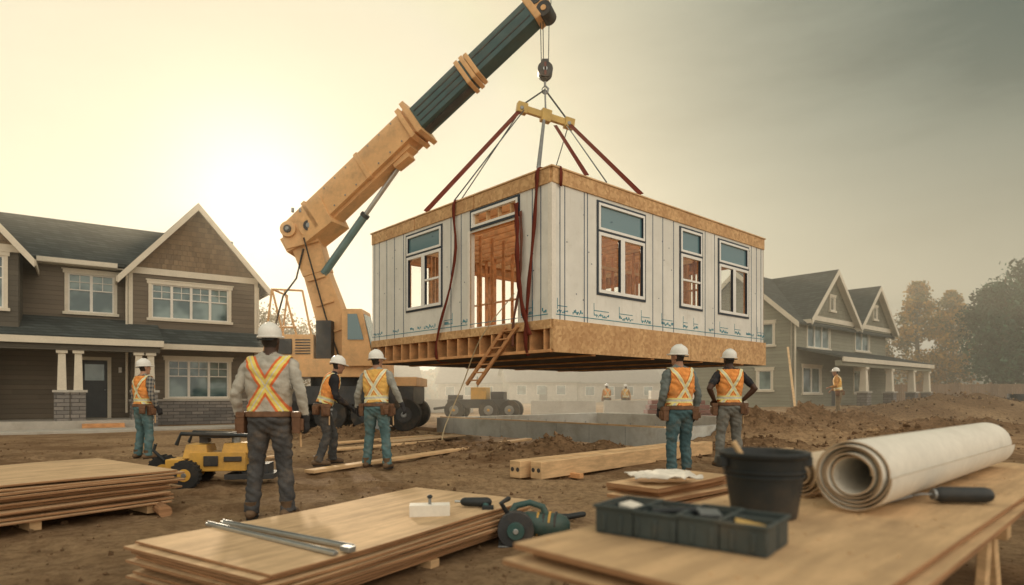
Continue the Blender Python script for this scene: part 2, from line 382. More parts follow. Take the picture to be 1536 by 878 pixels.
# ------------------------------------------------------------------ houses
def window(mb,f,a0,a1,z0,z1,cols,tr='trim_cream',muntin=True,tw=.11,glass='glass_house'):
    mb.fb(f,a0-tw,a0,-.035,.03,z0,z1,tr); mb.fb(f,a1,a1+tw,-.035,.03,z0,z1,tr)
    mb.fb(f,a0-tw-.05,a1+tw+.05,-.05,.03,z1,z1+tw*1.2,tr); mb.fb(f,a0-tw-.09,a1+tw+.09,-.07,.03,z1+tw*1.2,z1+tw*1.2+.04,tr)
    mb.fb(f,a0-tw-.06,a1+tw+.06,-.08,.03,z0-.1,z0,tr)
    w=(a1-a0)/cols
    for i in range(cols):
        b0=a0+i*w;b1=b0+w;s=.045
        mb.fb(f,b0,b0+s,.0,.06,z0,z1,'trim_white'); mb.fb(f,b1-s,b1,.0,.06,z0,z1,'trim_white')
        mb.fb(f,b0+s,b1-s,.0,.06,z0,z0+s,'trim_white'); mb.fb(f,b0+s,b1-s,.0,.06,z1-s,z1,'trim_white')
        if muntin:
            zm=z0+(z1-z0)*.58
            mb.fb(f,b0+s,b1-s,.012,.05,zm-.02,zm+.02,'trim_white'); c=(b0+b1)/2
            mb.fb(f,c-.012,c+.012,.02,.05,zm+.02,z1-s,'trim_white'); zq=(zm+z1)/2
            mb.fb(f,b0+s,c-.012,.022,.05,zq-.012,zq+.012,'trim_white'); mb.fb(f,c+.012,b1-s,.022,.05,zq-.012,zq+.012,'trim_white')
    mb.fb(f,a0,a1,.055,.075,z0,z1,glass)
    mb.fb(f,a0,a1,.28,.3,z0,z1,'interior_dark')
def gable(mbr,mbt,mbw,a0,a1,ze,za,yf,yb,ov,wallm,tr='trim_cream',band=True):
    c=(a0+a1)/2; h=(a1-a0)/2; sl=(za-ze)/h; yo=yf-ov
    mbw.add([(a0,yf,ze),(a1,yf,ze),(c,yf,za)],[(0,1,2)],wallm)
    for sgn,e in ((-1,a0-ov),(1,a1+ov)):
        zo=ze-sl*ov; up=.14
        mbr.slab([(e,yo,zo+up),(c,yo,za+up),(c,yb,za+up),(e,yb,zo+up)],.12,'roof_shingle')
        mbt.slab([(e,yo-.04,zo+up-.02),(c,yo-.04,za+up-.02),(c,yo+.02,za+up-.02),(e,yo+.02,zo+up-.02)],.28,tr)
        mbt.slab([(e,yo+.03,zo+up-.03),(e+sgn*.04,yo+.03,zo+up-.03),(e+sgn*.04,yb,zo+up-.03),(e,yb,zo+up-.03)],.2,tr)
        mbt.slab([(e,yo+.03,zo+up-.125),(c,yo+.03,za+up-.125),(c,yf-.01,za+up-.125),(e,yf-.01,zo+up-.125)],.02,'trim_cream')
    if band: mbt.bb(a0-.02,a1+.02,yf-.05,yf+.0,ze-.16,ze+.08,tr)
def column(mb,a,y,z0,z1,w0=.36,w1=.26,base=1.0,bw=.55):
    mb.bb(a-bw/2,a+bw/2,y-bw/2,y+bw/2,z0-.4,z0+base,'stone'); mb.bb(a-bw/2-.05,a+bw/2+.05,y-bw/2-.05,y+bw/2+.05,z0+base,z0+base+.08,'concrete_lt')
    p=[(a+i*w0/2,y+j*w0/2,z0+base+.08) for i,j in ((-1,-1),(1,-1),(1,1),(-1,1))]+[(a+i*w1/2,y+j*w1/2,z1-.1) for i,j in ((-1,-1),(1,-1),(1,1),(-1,1))]
    mb.hexa(p,'trim_cream'); mb.bb(a-w1/2-.06,a+w1/2+.06,y-w1/2-.06,y+w1/2+.06,z1-.1,z1,'trim_cream')
fF=lambda yo: (lambda a,d,z:(a,yo+d,z))
h1=empty('craftsman_house',(-10.6,26,0),math.atan2(.57,.82))
W=MB();RF=MB();TR=MB();WN=MB();PC=MB()
opsW=[(-6.4,-5.0,4.2,5.6),(-6.0,-5.2,.32,2.45)]
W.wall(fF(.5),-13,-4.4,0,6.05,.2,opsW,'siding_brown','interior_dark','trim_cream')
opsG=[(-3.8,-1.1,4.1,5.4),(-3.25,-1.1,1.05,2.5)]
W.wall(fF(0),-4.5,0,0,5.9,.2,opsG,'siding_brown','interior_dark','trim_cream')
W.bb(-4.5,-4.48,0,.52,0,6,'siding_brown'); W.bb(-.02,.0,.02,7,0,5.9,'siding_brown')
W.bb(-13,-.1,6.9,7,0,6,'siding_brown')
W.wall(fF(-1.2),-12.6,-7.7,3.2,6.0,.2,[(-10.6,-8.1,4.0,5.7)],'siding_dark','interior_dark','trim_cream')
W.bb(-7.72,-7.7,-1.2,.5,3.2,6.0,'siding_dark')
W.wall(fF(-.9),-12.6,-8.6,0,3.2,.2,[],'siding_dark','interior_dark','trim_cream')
W.bb(-4.52,.02,-.08,-.001,0,.92,'stone'); TR.bb(-4.55,.05,-.12,0.,.92,1.0,'concrete_lt')
gable(RF,TR,W,-4.5,0,5.9,8.5,0,7.2,.42,'siding_shingle')
gable(RF,TR,W,-12.6,-7.7,6.0,8.9,-1.2,7.2,.42,'siding_shingle')
RF.slab([(-13.2,.05,6.05),(-2.2,.05,6.05),(-2.2,3.8,8.25),(-13.2,3.8,8.25)],.12,'roof_shingle')
RF.slab([(-13.2,3.8,8.25),(-.2,3.8,8.25),(-.2,7.5,6.05),(-13.2,7.5,6.05)],.12,'roof_shingle')
TR.bb(-7.3,-4.9,-.0,.06,5.86,6.03,'trim_cream'); TR.bb(-7.3,-4.5,.1,.5,5.84,5.87,'trim_cream')
TR.cyl((-4.62,-.06,.5),(-4.62,-.06,5.7),.04,'trim_cream',8); TR.cyl((.04,-.04,.5),(.04,-.04,5.6),.04,'trim_cream',8)
TR.bb(-4.56,-4.42,-.03,.03,3.7,5.9,'trim_cream'); TR.bb(-.1,.03,-.03,.03,1.0,5.9,'trim_cream')
window(WN,fF(.5),-6.4,-5.0,4.2,5.6,2); window(WN,fF(0),-3.8,-1.1,4.1,5.4,4); window(WN,fF(0),-3.25,-1.1,1.05,2.5,3); window(WN,fF(-1.2),-10.6,-8.1,4.0,5.7,3)
RF.slab([(-3.9,-1.0,3.1),(.6,-1.0,3.1),(.25,0,3.7),(-3.9,0,3.7)],.1,'roof_shingle'); TR.bb(-3.9,.6,-1.03,-.97,2.86,3.06,'trim_cream'); TR.bb(-3.9,.55,-.96,0,2.9,2.93,'trim_cream')
RF.slab([(-13,-2.0,3.12),(-3.6,-2.0,3.12),(-3.6,.5,4.0),(-13,.5,4.0)],.1,'roof_shingle'); TR.bb(-13,-3.6,-2.05,-1.97,2.86,3.08,'trim_cream')
TR.bb(-3.64,-3.58,-1.96,-.02,2.86,3.08,'trim_cream'); TR.bb(-13,-3.7,-1.9,-1.55,2.66,2.9,'siding_dark'); TR.bb(-13,-3.7,-1.5,.5,2.86,2.9,'trim_cream')
PC.bb(-13,-3.9,-1.95,.5,0,.3,'concrete_lt')
for a in (-6.55,-6.1,-4.35,-3.98,-9.6): column(PC,a,-1.7,.3,2.66,.26,.2,.95,.42)
PC.bb(-6.0,-4.8,-2.35,-1.95,0,.2,'wood_orange'); PC.bb(-6.0,-4.8,-2.7,-2.35,0,.1,'wood_orange')
PC.bb(-6.0,-5.2,.58,.62,.32,2.45,'door_dark'); PC.bb(-5.9,-5.3,.565,.58,1.7,2.3,'glass_house')
for z in (.5,1.1): PC.bb(-5.88,-5.64,.565,.58,z,z+.45,'door_dark'); PC.bb(-5.56,-5.32,.565,.58,z,z+.45,'door_dark')
PC.bb(-6.12,-6.0,.44,.5,.3,2.57,'trim_cream');PC.bb(-5.2,-5.08,.44,.5,.3,2.57,'trim_cream');PC.bb(-6.0,-5.2,.44,.5,2.45,2.57,'trim_cream')
PC.ell((-5.27,.54,1.35),(.03,.03,.03),'steel'); PC.box((-4.8,.44,2.1),(.1,.12,.2),'trim_white')
W.obj('walls',h1,smooth=False);RF.obj('roof',h1,smooth=False);TR.obj('trim',h1,smooth=False);WN.obj('windows',h1,smooth=False);PC.obj('porch',h1,smooth=False)
h2=empty('gabled_house',(14.0,31,.5),math.atan2(.652,.758))
W=MB();RF=MB();TR=MB();WN=MB();PC=MB()
ops=[(1.4,4.0,3.1,4.35),(.9,2.9,.75,2.05),(7.5,9.5,3.2,4.45),(4.3,5.2,.05,2.1),(7.3,9.4,.75,2.05)]
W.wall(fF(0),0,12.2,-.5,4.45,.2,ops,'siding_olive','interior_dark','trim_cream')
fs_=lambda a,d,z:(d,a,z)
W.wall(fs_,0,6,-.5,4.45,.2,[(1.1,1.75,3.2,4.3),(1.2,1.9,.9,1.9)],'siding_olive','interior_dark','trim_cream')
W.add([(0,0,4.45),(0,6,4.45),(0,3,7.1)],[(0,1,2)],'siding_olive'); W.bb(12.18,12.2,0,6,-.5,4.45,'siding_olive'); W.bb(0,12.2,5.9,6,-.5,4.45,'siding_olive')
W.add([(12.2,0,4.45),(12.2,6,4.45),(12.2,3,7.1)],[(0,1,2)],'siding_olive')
s1=(7.1-4.45)/3
for y0,y1 in ((-.4,3),(6.4,3)):
    z0=4.45-.4*s1
    RF.slab([(-.4,y0,z0+.14),(12.6,y0,z0+.14),(12.6,y1,7.24),(-.4,y1,7.24)],.12,'roof_shingle')
    for e in (-.44,12.6): TR.slab([(e,y0,z0+.12),(e+.05,y0,z0+.12),(e+.05,y1,7.22),(e,y1,7.22)],.28,'trim_cream')
gable(RF,TR,W,.8,6.4,4.6,7.1,-.3,3,.35,'siding_olive_shingle'); gable(RF,TR,W,7.0,12.1,4.6,6.9,-.3,3,.35,'siding_olive_shingle')
W.bb(.8,6.4,-.3,-.28,4.35,4.6,'siding_olive'); W.bb(7.0,12.1,-.3,-.28,4.35,4.6,'siding_olive')
window(WN,fF(0),1.4,4.0,3.1,4.35,3,muntin=False); window(WN,fF(0),.9,2.9,.75,2.05,2,muntin=False); window(WN,fF(0),7.5,9.5,3.2,4.35,2,muntin=False); window(WN,fF(0),7.3,9.4,.75,2.05,2,muntin=False)
window(WN,fs_,1.1,1.75,3.2,4.3,1,muntin=False); window(WN,fs_,1.2,1.9,.9,1.9,1,muntin=False)
window(WN,fF(-.33),3.35,3.85,5.1,5.8,1,muntin=False,tw=.08); window(WN,fF(-.33),9.3,9.8,5.1,5.8,1,muntin=False,tw=.08)
PC.bb(4.3,5.2,.06,.1,.05,2.1,'door_dark')
RF.slab([(.2,-2.2,2.5),(13.6,-2.2,2.5),(13.0,0,3.05),(.2,0,3.05)],.1,'roof_shingle'); TR.bb(.2,13.6,-2.24,-2.17,2.24,2.46,'trim_cream')
TR.bb(.3,13.5,-2.1,-1.8,2.05,2.3,'siding_olive')
for a in (3.4,7.0,10.5,13.2): column(PC,a,-1.95,.05,2.05,.34,.26,.7,.5)
PC.bb(.3,13.5,-2.2,0,-.5,.05,'concrete_lt')
TR.bb(-.03,.1,-.03,0.,-.3,4.4,'trim_cream')
W.obj('walls',h2,smooth=False);RF.obj('roof',h2,smooth=False);TR.obj('trim',h2,smooth=False);WN.obj('windows',h2,smooth=False);PC.obj('porch',h2,smooth=False)
mb=MB(); mb.T=Matrix.Translation((-10.6,26,0))@Matrix.Rotation(math.atan2(.57,.82),4,'Z')
mb.bb(-13,1.5,-4.1,-2.75,-.1,.075,'concrete_lt'); mb.obj('walkway',None,.01)
def farhouse(x,y,w,h,rz):
    e=empty('distant_house',(x,y,0),rz); m=MB(); d=7
    m.bb(-w/2,w/2,0,d,0,h,'far_wall')
    m.add([(-w/2,0,h),(-w/2,d,h),(-w/2,d/2,h+2.4)],[(0,1,2)],'far_wall'); m.add([(w/2,0,h),(w/2,d,h),(w/2,d/2,h+2.4)],[(0,1,2)],'far_wall')
    m.obj('walls',e,smooth=False); m=MB()
    m.slab([(-w/2-.4,-.4,h),(w/2+.4,-.4,h),(w/2+.4,d/2,h+2.6),(-w/2-.4,d/2,h+2.6)],.15,'far_roof'); m.slab([(-w/2-.4,d+.4,h),(w/2+.4,d+.4,h),(w/2+.4,d/2,h+2.6),(-w/2-.4,d/2,h+2.6)],.15,'far_roof')
    m.obj('roof',e,smooth=False); m=MB(); k=int(w/2.6)
    for i in range(k):
        a=-w/2+1.1+i*2.6; m.bb(a-.08,a+1.18,-.06,0,h-1.75,h-.5,'trim_white'); m.bb(a,a+1.1,-.08,-.06,h-1.67,h-.58,'glass_house')
    m.bb(-.5,.5,-.07,0,0,2.1,'door_dark'); m.obj('windows',e,smooth=False)
for a in ((-17,78,11,2.7,.3),(-5,84,10,2.7,-.1),(4,80,9,2.8,.2),(14,82,11,2.7,.1),(29,100,12,3.2,.3),(-30,86,12,3.1,.4)): farhouse(*a)
mb=MB(); x=25.5
while x<62:
    y=47-(x-25)*.12; zz=.35; mb.bb(x,x+.14,y,y+.03,zz-.6,zz+1.55+.04*random.random(),'fence_wood'); x+=.155
x=25.5
while x<62: y=47-(x-25)*.12; mb.bb(x-.06,x+.06,y+.04,y+.16,-.2,2.05,'fence_wood'); x+=2.4
mb.obj('wooden_fence',None,smooth=False)
# ------------------------------------------------------------------ trees
def tree(name,x,y,z,h,r,cols,n,kind='broad',ls=.2,seed=1):
    rn=random.Random(seed); e=empty(name,(x,y,z)); t=MB(); lean=rn.uniform(-.3,.3)
    gs=lambda s:max(-1.7,min(1.7,rn.gauss(0,1)))*s
    tp=[(0,0,-.3),(lean*.3,0,h*.3),(lean*.6,.1,h*.6),(lean,0,h*.93)]; t.tube(tp,[h*.026,h*.02,h*.012,h*.003],'bark',8)
    L=MB(); ncl=75 if kind=='broad' else 90; cl=[]
    for i in range(ncl):
        if kind=='broad':
            while True:
                p=V((rn.uniform(-1,1),rn.uniform(-1,1),rn.uniform(-1,1)))
                if .3<p.length<1: break
            w=(1+.2*math.sin(3*math.atan2(p.y,p.x)+seed))*(1.1-.35*max(0,p.z)); c=V((p.x*r*w,p.y*r*w,h*.54+p.z*h*.40)); cr=r*.19
        else:
            q=rn.random()**.8; an=rn.random()*6.283; rr=r*(1-q)**.7*rn.uniform(.35,1.05)+.1; c=V((math.cos(an)*rr,math.sin(an)*rr,h*(.12+.84*q))); cr=r*.2*(1.1-q*.6)
        cl.append((c,cr,rn.choice(cols)))
        if i%2==0: 
            b0=V((lean*c.z/h,0,max(h*.15,c.z-r*.5*(1 if kind=='broad' else .3)))); t.tube([b0,(b0+c)/2+V((0,0,.1)),c],[h*.007,h*.005,h*.002],'bark',5)
    per=n//ncl
    for c,cr,cm in cl:
        for k in range(per):
            p=c+V((gs(cr),gs(cr),gs(cr*.75))); s=ls*rn.uniform(.5,1.3)
            a=V((rn.gauss(0,1),rn.gauss(0,1),rn.gauss(0,1))).normalized(); b_=a.cross(V((rn.gauss(0,1),rn.gauss(0,1),rn.gauss(0,1)))).normalized()
            L.add([p-a*s*.5,p+b_*s*.32,p+a*s*.5,p-b_*s*.32],[(0,1,2,3)],cm if rn.random()<.8 else rn.choice(cols))
    t.obj('trunk',e); L.obj('crown',e,smooth=False)
Y=['leaf_y1','leaf_y1','leaf_y2','leaf_y3']; G=['leaf_g1','leaf_g2','leaf_g3']; O=['leaf_o1','leaf_o2','leaf_y3']
tree('autumn_tree',39.0,60,0,12.2,2.9,Y,7000,'cone',.34,1)
tree('autumn_tree',42.8,61,0,11.4,2.7,Y,6000,'cone',.34,2)
tree('autumn_tree',36.0,62,0,8.4,2.2,['leaf_y1','leaf_y2','leaf_y3','leaf_g1'],4200,'cone',.34,3)
tree('evergreen_tree',38.8,49,0,11.2,2.7,G,10000,'broad',.34,4)
tree('evergreen_tree',42.2,50,0,12.6,3.4,G,11000,'broad',.34,5)
tree('evergreen_tree',46,53,0,13.2,3.8,G,9000,'broad',.36,6)
tree('evergreen_tree',33.4,66,0,6.4,2.2,G,3600,'broad',.34,7)
tree('autumn_tree',-17.6,46,0,7.8,2.6,O,5200,'broad',.26,8)
tree('autumn_tree',-14.2,50,0,8.2,2.7,O,4800,'broad',.28,9)
tree('autumn_tree',-20.5,52,0,8.4,2.6,O,4200,'broad',.28,10)
L=MB(); rn=random.Random(5)
for i in range(26000):
    x=rn.uniform(-130,150); q=noise.noise(V((x*.06,0,0)))+.5*noise.noise(V((x*.25,3,0))); hh=6.0+3.2*q+(2.5 if x>40 else 0)
    z=rn.random()**.8*hh; y=125+rn.gauss(0,2)+(x*.05); s=rn.uniform(.5,1.2)
    a=V((rn.gauss(0,1),rn.gauss(0,.4),rn.gauss(0,1))).normalized(); b_=a.cross(V((0,1,rn.gauss(0,.4)))).normalized()
    L.add([V((x,y,z))-a*s*.6,V((x,y,z))+b_*s*.5,V((x,y,z))+a*s*.6,V((x,y,z))-b_*s*.5],[(0,1,2,3)],rn.choice(['leaf_g1','leaf_g2','leaf_o2','leaf_y3']))
L.obj('distant_trees',smooth=False)
# ------------------------------------------------------------------ modular house unit
ML,MW=8.8,7.1; ZB,ZF,ZT=2.03,2.69,5.7
mod=empty('modular_house_unit',(.79,12.4,0),math.atan2(.667,.745))
fR=lambda a,d,z:(a,d,z)
fL=lambda a,d,z:(d,a,z)
fB=lambda a,d,z:(a,MW-d,z); fE=lambda a,d,z:(ML-d,a,z)
W=MB(); winR=[(1.4,3.02),(4.5,5.45),(6.3,7.85)]
zA,zS,zC=3.36,4.68,5.28
OB=[(2.2,4.2,ZF+.1,5.0),(4.5,6.9,ZF+.1,5.0),(7.2,8.5,3.3,5.0),(.6,1.9,3.3,5.0)]; OE=[(.5,2.4,3.2,5.0),(2.8,4.6,ZF+.1,5.0),(5.0,6.6,3.2,5.0)]
W.wall(fR,0,ML,ZF,5.4,.03,[(a,b_,zA,zC) for a,b_ in winR],'house_wrap','osb','wood_lumber')
W.wall(fL,.03,MW,ZF,5.4,.03,[(3.75,5.28,zA,zC),(.98,2.62,ZF+.02,4.88),(.98,2.55,4.98,5.33)],'house_wrap','osb','wood_lumber')
W.wall(fB,.03,ML-.03,ZF,5.4,.03,OB,'house_wrap','osb','wood_lumber')
W.wall(fE,0,MW,ZF,5.4,.03,OE,'house_wrap','osb','wood_lumber')
W.obj('walls',mod,smooth=False)
D=MB()
D.bb(-.012,.10,-.012,0-.001,ZF,5.4,'trim_white'); D.bb(-.012,-.001,-.001,.10,ZF,5.4,'trim_white')
for a in (.22,.36,.95,1.05,3.35,3.75,4.2,5.62,6.08,8.05,8.35,8.62): D.fb(fR,a,a+.018,-.006,0,ZF,5.4,'seam_blue')
for a in (.3,.55,2.95,3.35,5.45,5.9,6.3,6.7,6.95): D.fb(fL,a,a+.018,-.006,0,ZF,5.4,'seam_blue')
rn=random.Random(11)
for f,Lm in ((fR,ML),(fL,MW)):
    a=.15
    D.fb(f,.02,Lm,-.005,0,2.785,2.80,'ink_teal')
    while a<Lm-.3:
        if f is fL and .9<a<2.7: a=2.7
        w=rn.uniform(.12,.5)
        k=a
        while k<a+w:
            gw=rn.uniform(.012,.04); zz=2.86 if rn.random()<.6 else 2.83
            D.fb(f,k,k+gw,-.004,0,zz,zz+rn.uniform(.02,.07),'ink_teal'); k+=gw+.012
        if rn.random()<.5: D.fb(f,a,a+w,-.004,0,2.96,2.974,'ink_teal'); D.fb(f,a,a+.012,-.0045,0,2.9,3.12,'ink_teal')
        a+=w+rn.uniform(.15,.6)
    for i in range(26):
        a=rn.uniform(.1,Lm-.1); z=rn.uniform(3.0,5.3)
        if f is fL and .9<a<2.7: continue
        D.fb(f,a,a+.02,-.007,0,z,z+.02,'seam_blue')
D.obj('wrap_seams_and_print',mod,smooth=False)
B=MB()
a=0
while a<ML-.01: b_=min(a+2.44,ML+.0); B.fb(fR,a+.004,b_-.004,-.03,.03,5.4,ZT,'osb'); a+=2.44
a=0
while a<MW-.01: b_=min(a+2.44,MW); B.fb(fL,a+.034,b_-.004,-.03,.03,5.4,ZT-.003,'osb'); a+=2.44
B.bb(0,ML,MW-.03,MW+.03,5.4,ZT,'osb'); B.bb(ML-.03,ML+.03,0,MW-.04,5.4,ZT-.003,'osb')
B.bb(-.05,ML*.999+.05,-.05,.02,ZT+.002,ZT+.035,'wood_lumber'); B.bb(-.05,.02,.021,MW+.05,ZT+.002,ZT+.034,'wood_lumber')
a=0
while a<ML-.01: b_=min(a+2.44,ML); B.fb(fR,a+.004,b_-.004,-.05,.0,ZB,ZF-.005,'osb'); a+=2.44
B.bb(ML,ML+.04,-.05,MW,ZB,ZF,'osb'); B.bb(0,ML,MW,MW+.04,ZB,ZF,'osb')
B.fb(fL,0,MW,-.04,0,ZF-.19,ZF-.005,'osb'); B.fb(fL,0,MW,-.05,.06,ZB,ZB+.06,'wood_orange')
B.bb(-.02,.12,-.045,.04,ZB+.06,ZF-.19,'osb')
B.obj('osb_bands',mod,.004)
F=MB(); y=.16
while y<MW: F.bb(-.03,ML-.01,y,y+.045,ZB+.062,ZF-.2,'wood_orange'); y+=.41
x=1.2
while x<ML: F.bb(x,x+.12,.0,MW-.01,ZB-.03,ZB+.0,'wood_orange'); x+=2.1
F.bb(.01,ML-.01,.03,MW-.01,ZF-.185,ZF-.002,'wood_orange')
F.bb(.06,ML-.02,.02,MW-.02,ZB+.005,ZB+.03,'interior_dark')
F.obj('floor_joists',mod,smooth=False)
S=MB()
def studs(f,Lm,ops,d0=.035,d1=.125):
    a=.05
    while a<Lm-.05:
        if not any(o[0]-.01<a+.02<o[1]+.01 for o in ops): S.fb(f,a,a+.04,d0,d1,ZF,5.35,'wood_lumber')
        else:
            for o in ops:
                if o[0]-.01<a+.02<o[1]+.01:
                    if o[2]-ZF>.2: S.fb(f,a,a+.04,d0,d1,ZF,o[2]-.04,'wood_lumber')
                    if 5.35-o[3]>.2: S.fb(f,a,a+.04,d0,d1,o[3]+.04,5.35,'wood_lumber')
        a+=.4
    for o in ops:
        S.fb(f,o[0]-.05,o[0]-.01,d0+.001,d1+.004,ZF,5.34,'wood_orange'); S.fb(f,o[1]+.01,o[1]+.05,d0+.001,d1+.004,ZF,5.34,'wood_orange'); S.fb(f,o[0],o[1],d0,d1+.002,o[3]+.002,o[3]+.1 if o[3]<5.2 else o[3]+.04,'wood_orange')
    S.fb(f,.15,Lm-.15,d0-.002,d1+.006,5.352,5.398,'wood_lumber')
studs(fR,ML,[(a,b_,zA,zC) for a,b_ in winR]); studs(fL,MW,[(3.75,5.28,zA,zC),(.98,2.62,ZF,4.88)]); studs(fB,ML,OB); studs(fE,MW,OE)
for px,y0,y1 in ((3.4,3.4,7.0),(5.9,.1,2.8)):
    y=y0
    while y<y1: S.bb(px,px+.09,y,y+.04,ZF,5.3,'wood_orange'); y+=.4
    S.bb(px-.002,px+.092,y0,y1,5.3,5.345,'wood_lumber'); 
    S.bb(px-.002,px+.092,y0,y1,3.95,3.99,'wood_lumber')
x=.15
while x<2.2: S.bb(x,x+.04,3.9,3.99,ZF,5.3,'wood_orange'); x+=.4
x=4.0
while x<8.6: S.bb(x,x+.04,3.3,3.39,ZF,5.3,'wood_orange'); x+=.4
S.bb(4.0,8.6,3.298,3.392,4.9,5.0,'wood_lumber')
x=.3
while x<ML-.1: S.bb(x,x+.045,.13,MW-.13,5.42,5.62,'wood_orange'); x+=.4
S.obj('framing',mod,smooth=False)
Rf=MB(); Rf.bb(.05,ML-.05,.04,.75,5.64,5.69,'osb'); Rf.obj('roof_deck',mod,smooth=False)
WM=MB(); GL=MB(); GB=MB()
def mwin(f,a0,a1,z0,zs,z1,cols):
    t=.05
    WM.fb(f,a0-t,a0,-.02,-.001,z0-t,z1+t,'dark_frame'); WM.fb(f,a1,a1+t,-.02,-.001,z0-t,z1+t,'dark_frame')
    WM.fb(f,a0,a1,-.02,-.001,z0-t,z0,'dark_frame'); WM.fb(f,a0,a1,-.02,-.001,z1,z1+t,'dark_frame')
    WM.fb(f,a0,a1,-.022,.05,zs-.022,zs+.022,'dark_frame')
    w=(a1-a0)/cols
    def fr(b0,b1,y0,y1,s=.07):
        WM.fb(f,b0,b0+s,-.035,.05,y0,y1,'white_plastic'); WM.fb(f,b1-s,b1,-.035,.05,y0,y1,'white_plastic')
        WM.fb(f,b0+s,b1-s,-.035,.05,y0,y0+s,'white_plastic'); WM.fb(f,b0+s,b1-s,-.035,.05,y1-s,y1,'white_plastic')
        WM.fb(f,b0+s,b0+s+.012,-.03,.04,y0+s,y1-s,'dark_frame'); WM.fb(f,b1-s-.012,b1-s,-.03,.04,y0+s,y1-s,'dark_frame')
    for i in range(cols):
        fr(a0+i*w+.002,a0+(i+1)*w-.002,z0,zs-.024)
        c0,c1=a0+i*w+.05,a0+(i+1)*w-.05; GL.add([f(c0,.02,z0+.05),f(c1,.02,z0+.05),f(c1,.02,zs-.08),f(c0,.02,zs-.08)],[(0,1,2,3)],'glass_clear')
    fr(a0+.002,a1-.002,zs+.024,z1,.055); GB.fb(f,a0+.05,a1-.05,.015,.022,zs+.06,z1-.04,'glass_blue')
for a0,a1 in winR: mwin(fR,a0,a1,zA,zS,zC,2 if a1-a0>1.1 else 1)
mwin(fL,3.75,5.28,zA,4.76,zC,2)
WM.fb(fL,3.83,4.44,-.03,.05,4.02,4.07,'white_plastic'); WM.fb(fR,4.58,5.37,-.03,.05,4.0,4.05,'white_plastic')
for (z0,z1) in ((4.98,5.33),):
    a0,a1=.98,2.55
    WM.fb(fL,a0-.05,a0,-.03,.05,z0-.06,z1+.05,'dark_frame');WM.fb(fL,a1,a1+.05,-.03,.05,z0-.06,z1+.05,'dark_frame');WM.fb(fL,a0,a1,-.03,.05,z1,z1+.05,'dark_frame');WM.fb(fL,a0,a1,-.03,.05,z0-.05,z0,'dark_frame')
    WM.fb(fL,a0,a0+.06,-.035,.055,z0,z1,'white_plastic');WM.fb(fL,a1-.06,a1,-.035,.055,z0,z1,'white_plastic');WM.fb(fL,a0+.06,a1-.06,-.035,.055,z1-.055,z1,'white_plastic');WM.fb(fL,a0+.06,a1-.06,-.035,.055,z0,z0+.055,'white_plastic')
WM.fb(fL,.90,.98,-.02,.13,ZF,4.92,'trim_white'); WM.fb(fL,2.62,2.70,-.02,.13,ZF,4.92,'trim_white')
WM.obj('window_frames',mod,.003); GL.obj('window_glass',mod,smooth=False); GB.obj('transom_glass',mod,smooth=False)
def Wd(a,b_,z): p=V((.79,12.4,0))+MU*a+MV*b_; return V((p.x,p.y,z))
# ------------------------------------------------------------------ rigging
HK=V((.95,18.0,9.95))
rig=empty('lifting_rigging',HK); m=MB()
sb0=V((.28,17.75,9.3)); sb1=V((1.66,18.25,9.08))
m.beam(sb0,sb1,.12,.2,'spreader_yellow')
for p in (sb0,sb1): m.box(p,(.3,.2,.3),'spreader_yellow',rot=Euler((0,.15,.35)))
mid=(sb0+sb1)/2; m.box(mid,(.3,.2,.36),'spreader_yellow',rot=Euler((0,.15,.35)))
for p in (sb0,sb1): m.cyl(p+V((0,-.13,-.03)),p+V((0,.13,-.03)),.06,'steel_dull',12)
m.obj('spreader_bar',rig,.02,inv=HK)
m=MB(); m.tube([HK,sb0+V((.05,0,.12))],.024,'cable',6); m.tube([HK,sb1+V((-.05,0,.12))],.024,'cable',6)
n=16
for i in range(n):
    p=HK.lerp(mid,i/n); m.ell(p,(.028,.028,.05),'steel_dull',8)
def sling(p,q,w,mt): 
    m.beam(p,q,w,.014,mt,up=(0,-1,.2))
sling(sb0,Wd(-.03,4.39,5.76),.12,'strap_red'); sling(sb1,Wd(2.87,-.03,5.76),.12,'strap_red')
sling(sb1+V((-.4,0,-.05)),Wd(1.0,-.03,5.76),.1,'strap_red')
m.tube([sb0+V((.1,0,0)),Wd(-.03,3.19,5.76)],.016,'cable',6); m.tube([sb1+V((-.1,0,0)),Wd(1.64,-.03,5.76)],.016,'cable',6)
p0=mid+V((-.05,0,-.1)); q0=Wd(-.03,.35,5.76); n=70
for i in range(n):
    p=p0.lerp(q0,i/n); m.ell(p,(.05,.04,.055) if i%2 else (.03,.045,.055),'steel_dull',6)
m.tube([sb0,Wd(2.0,MW,5.74)],.016,'cable',6); m.tube([sb1,Wd(6.0,MW,5.74)],.016,'cable',6)
m.obj('slings_and_chains',rig,inv=HK)
m=MB()
def ribbon(pts,w,mt,axis_=MV):
    vs=[];fs=[]
    for i,p in enumerate(pts):
        tw=.8+.2*math.cos(i*1.3); vs+=[V(p)-axis_*w/2*tw,V(p)+axis_*w/2*tw+V((0,0,.01*math.sin(i)))]
    for i in range(len(pts)-1): fs.append((2*i,2*i+1,2*i+3,2*i+2))
    m.add(vs,fs,mt)
def interp(P,n=24):
    out=[]
    for i in range(n+1):
        t=i/n*(len(P)-1); k=min(int(t),len(P)-2); f_=t-k
        g=lambda j:P[max(0,min(len(P)-1,j))]
        a,b_,c,d=g(k-1),g(k),g(k+1),g(k+2)
        out.append(.5*((2*b_)+(c-a)*f_+(2*a-5*b_+4*c-d)*f_*f_+(3*b_-a-3*c+d)*f_**3))
    return out
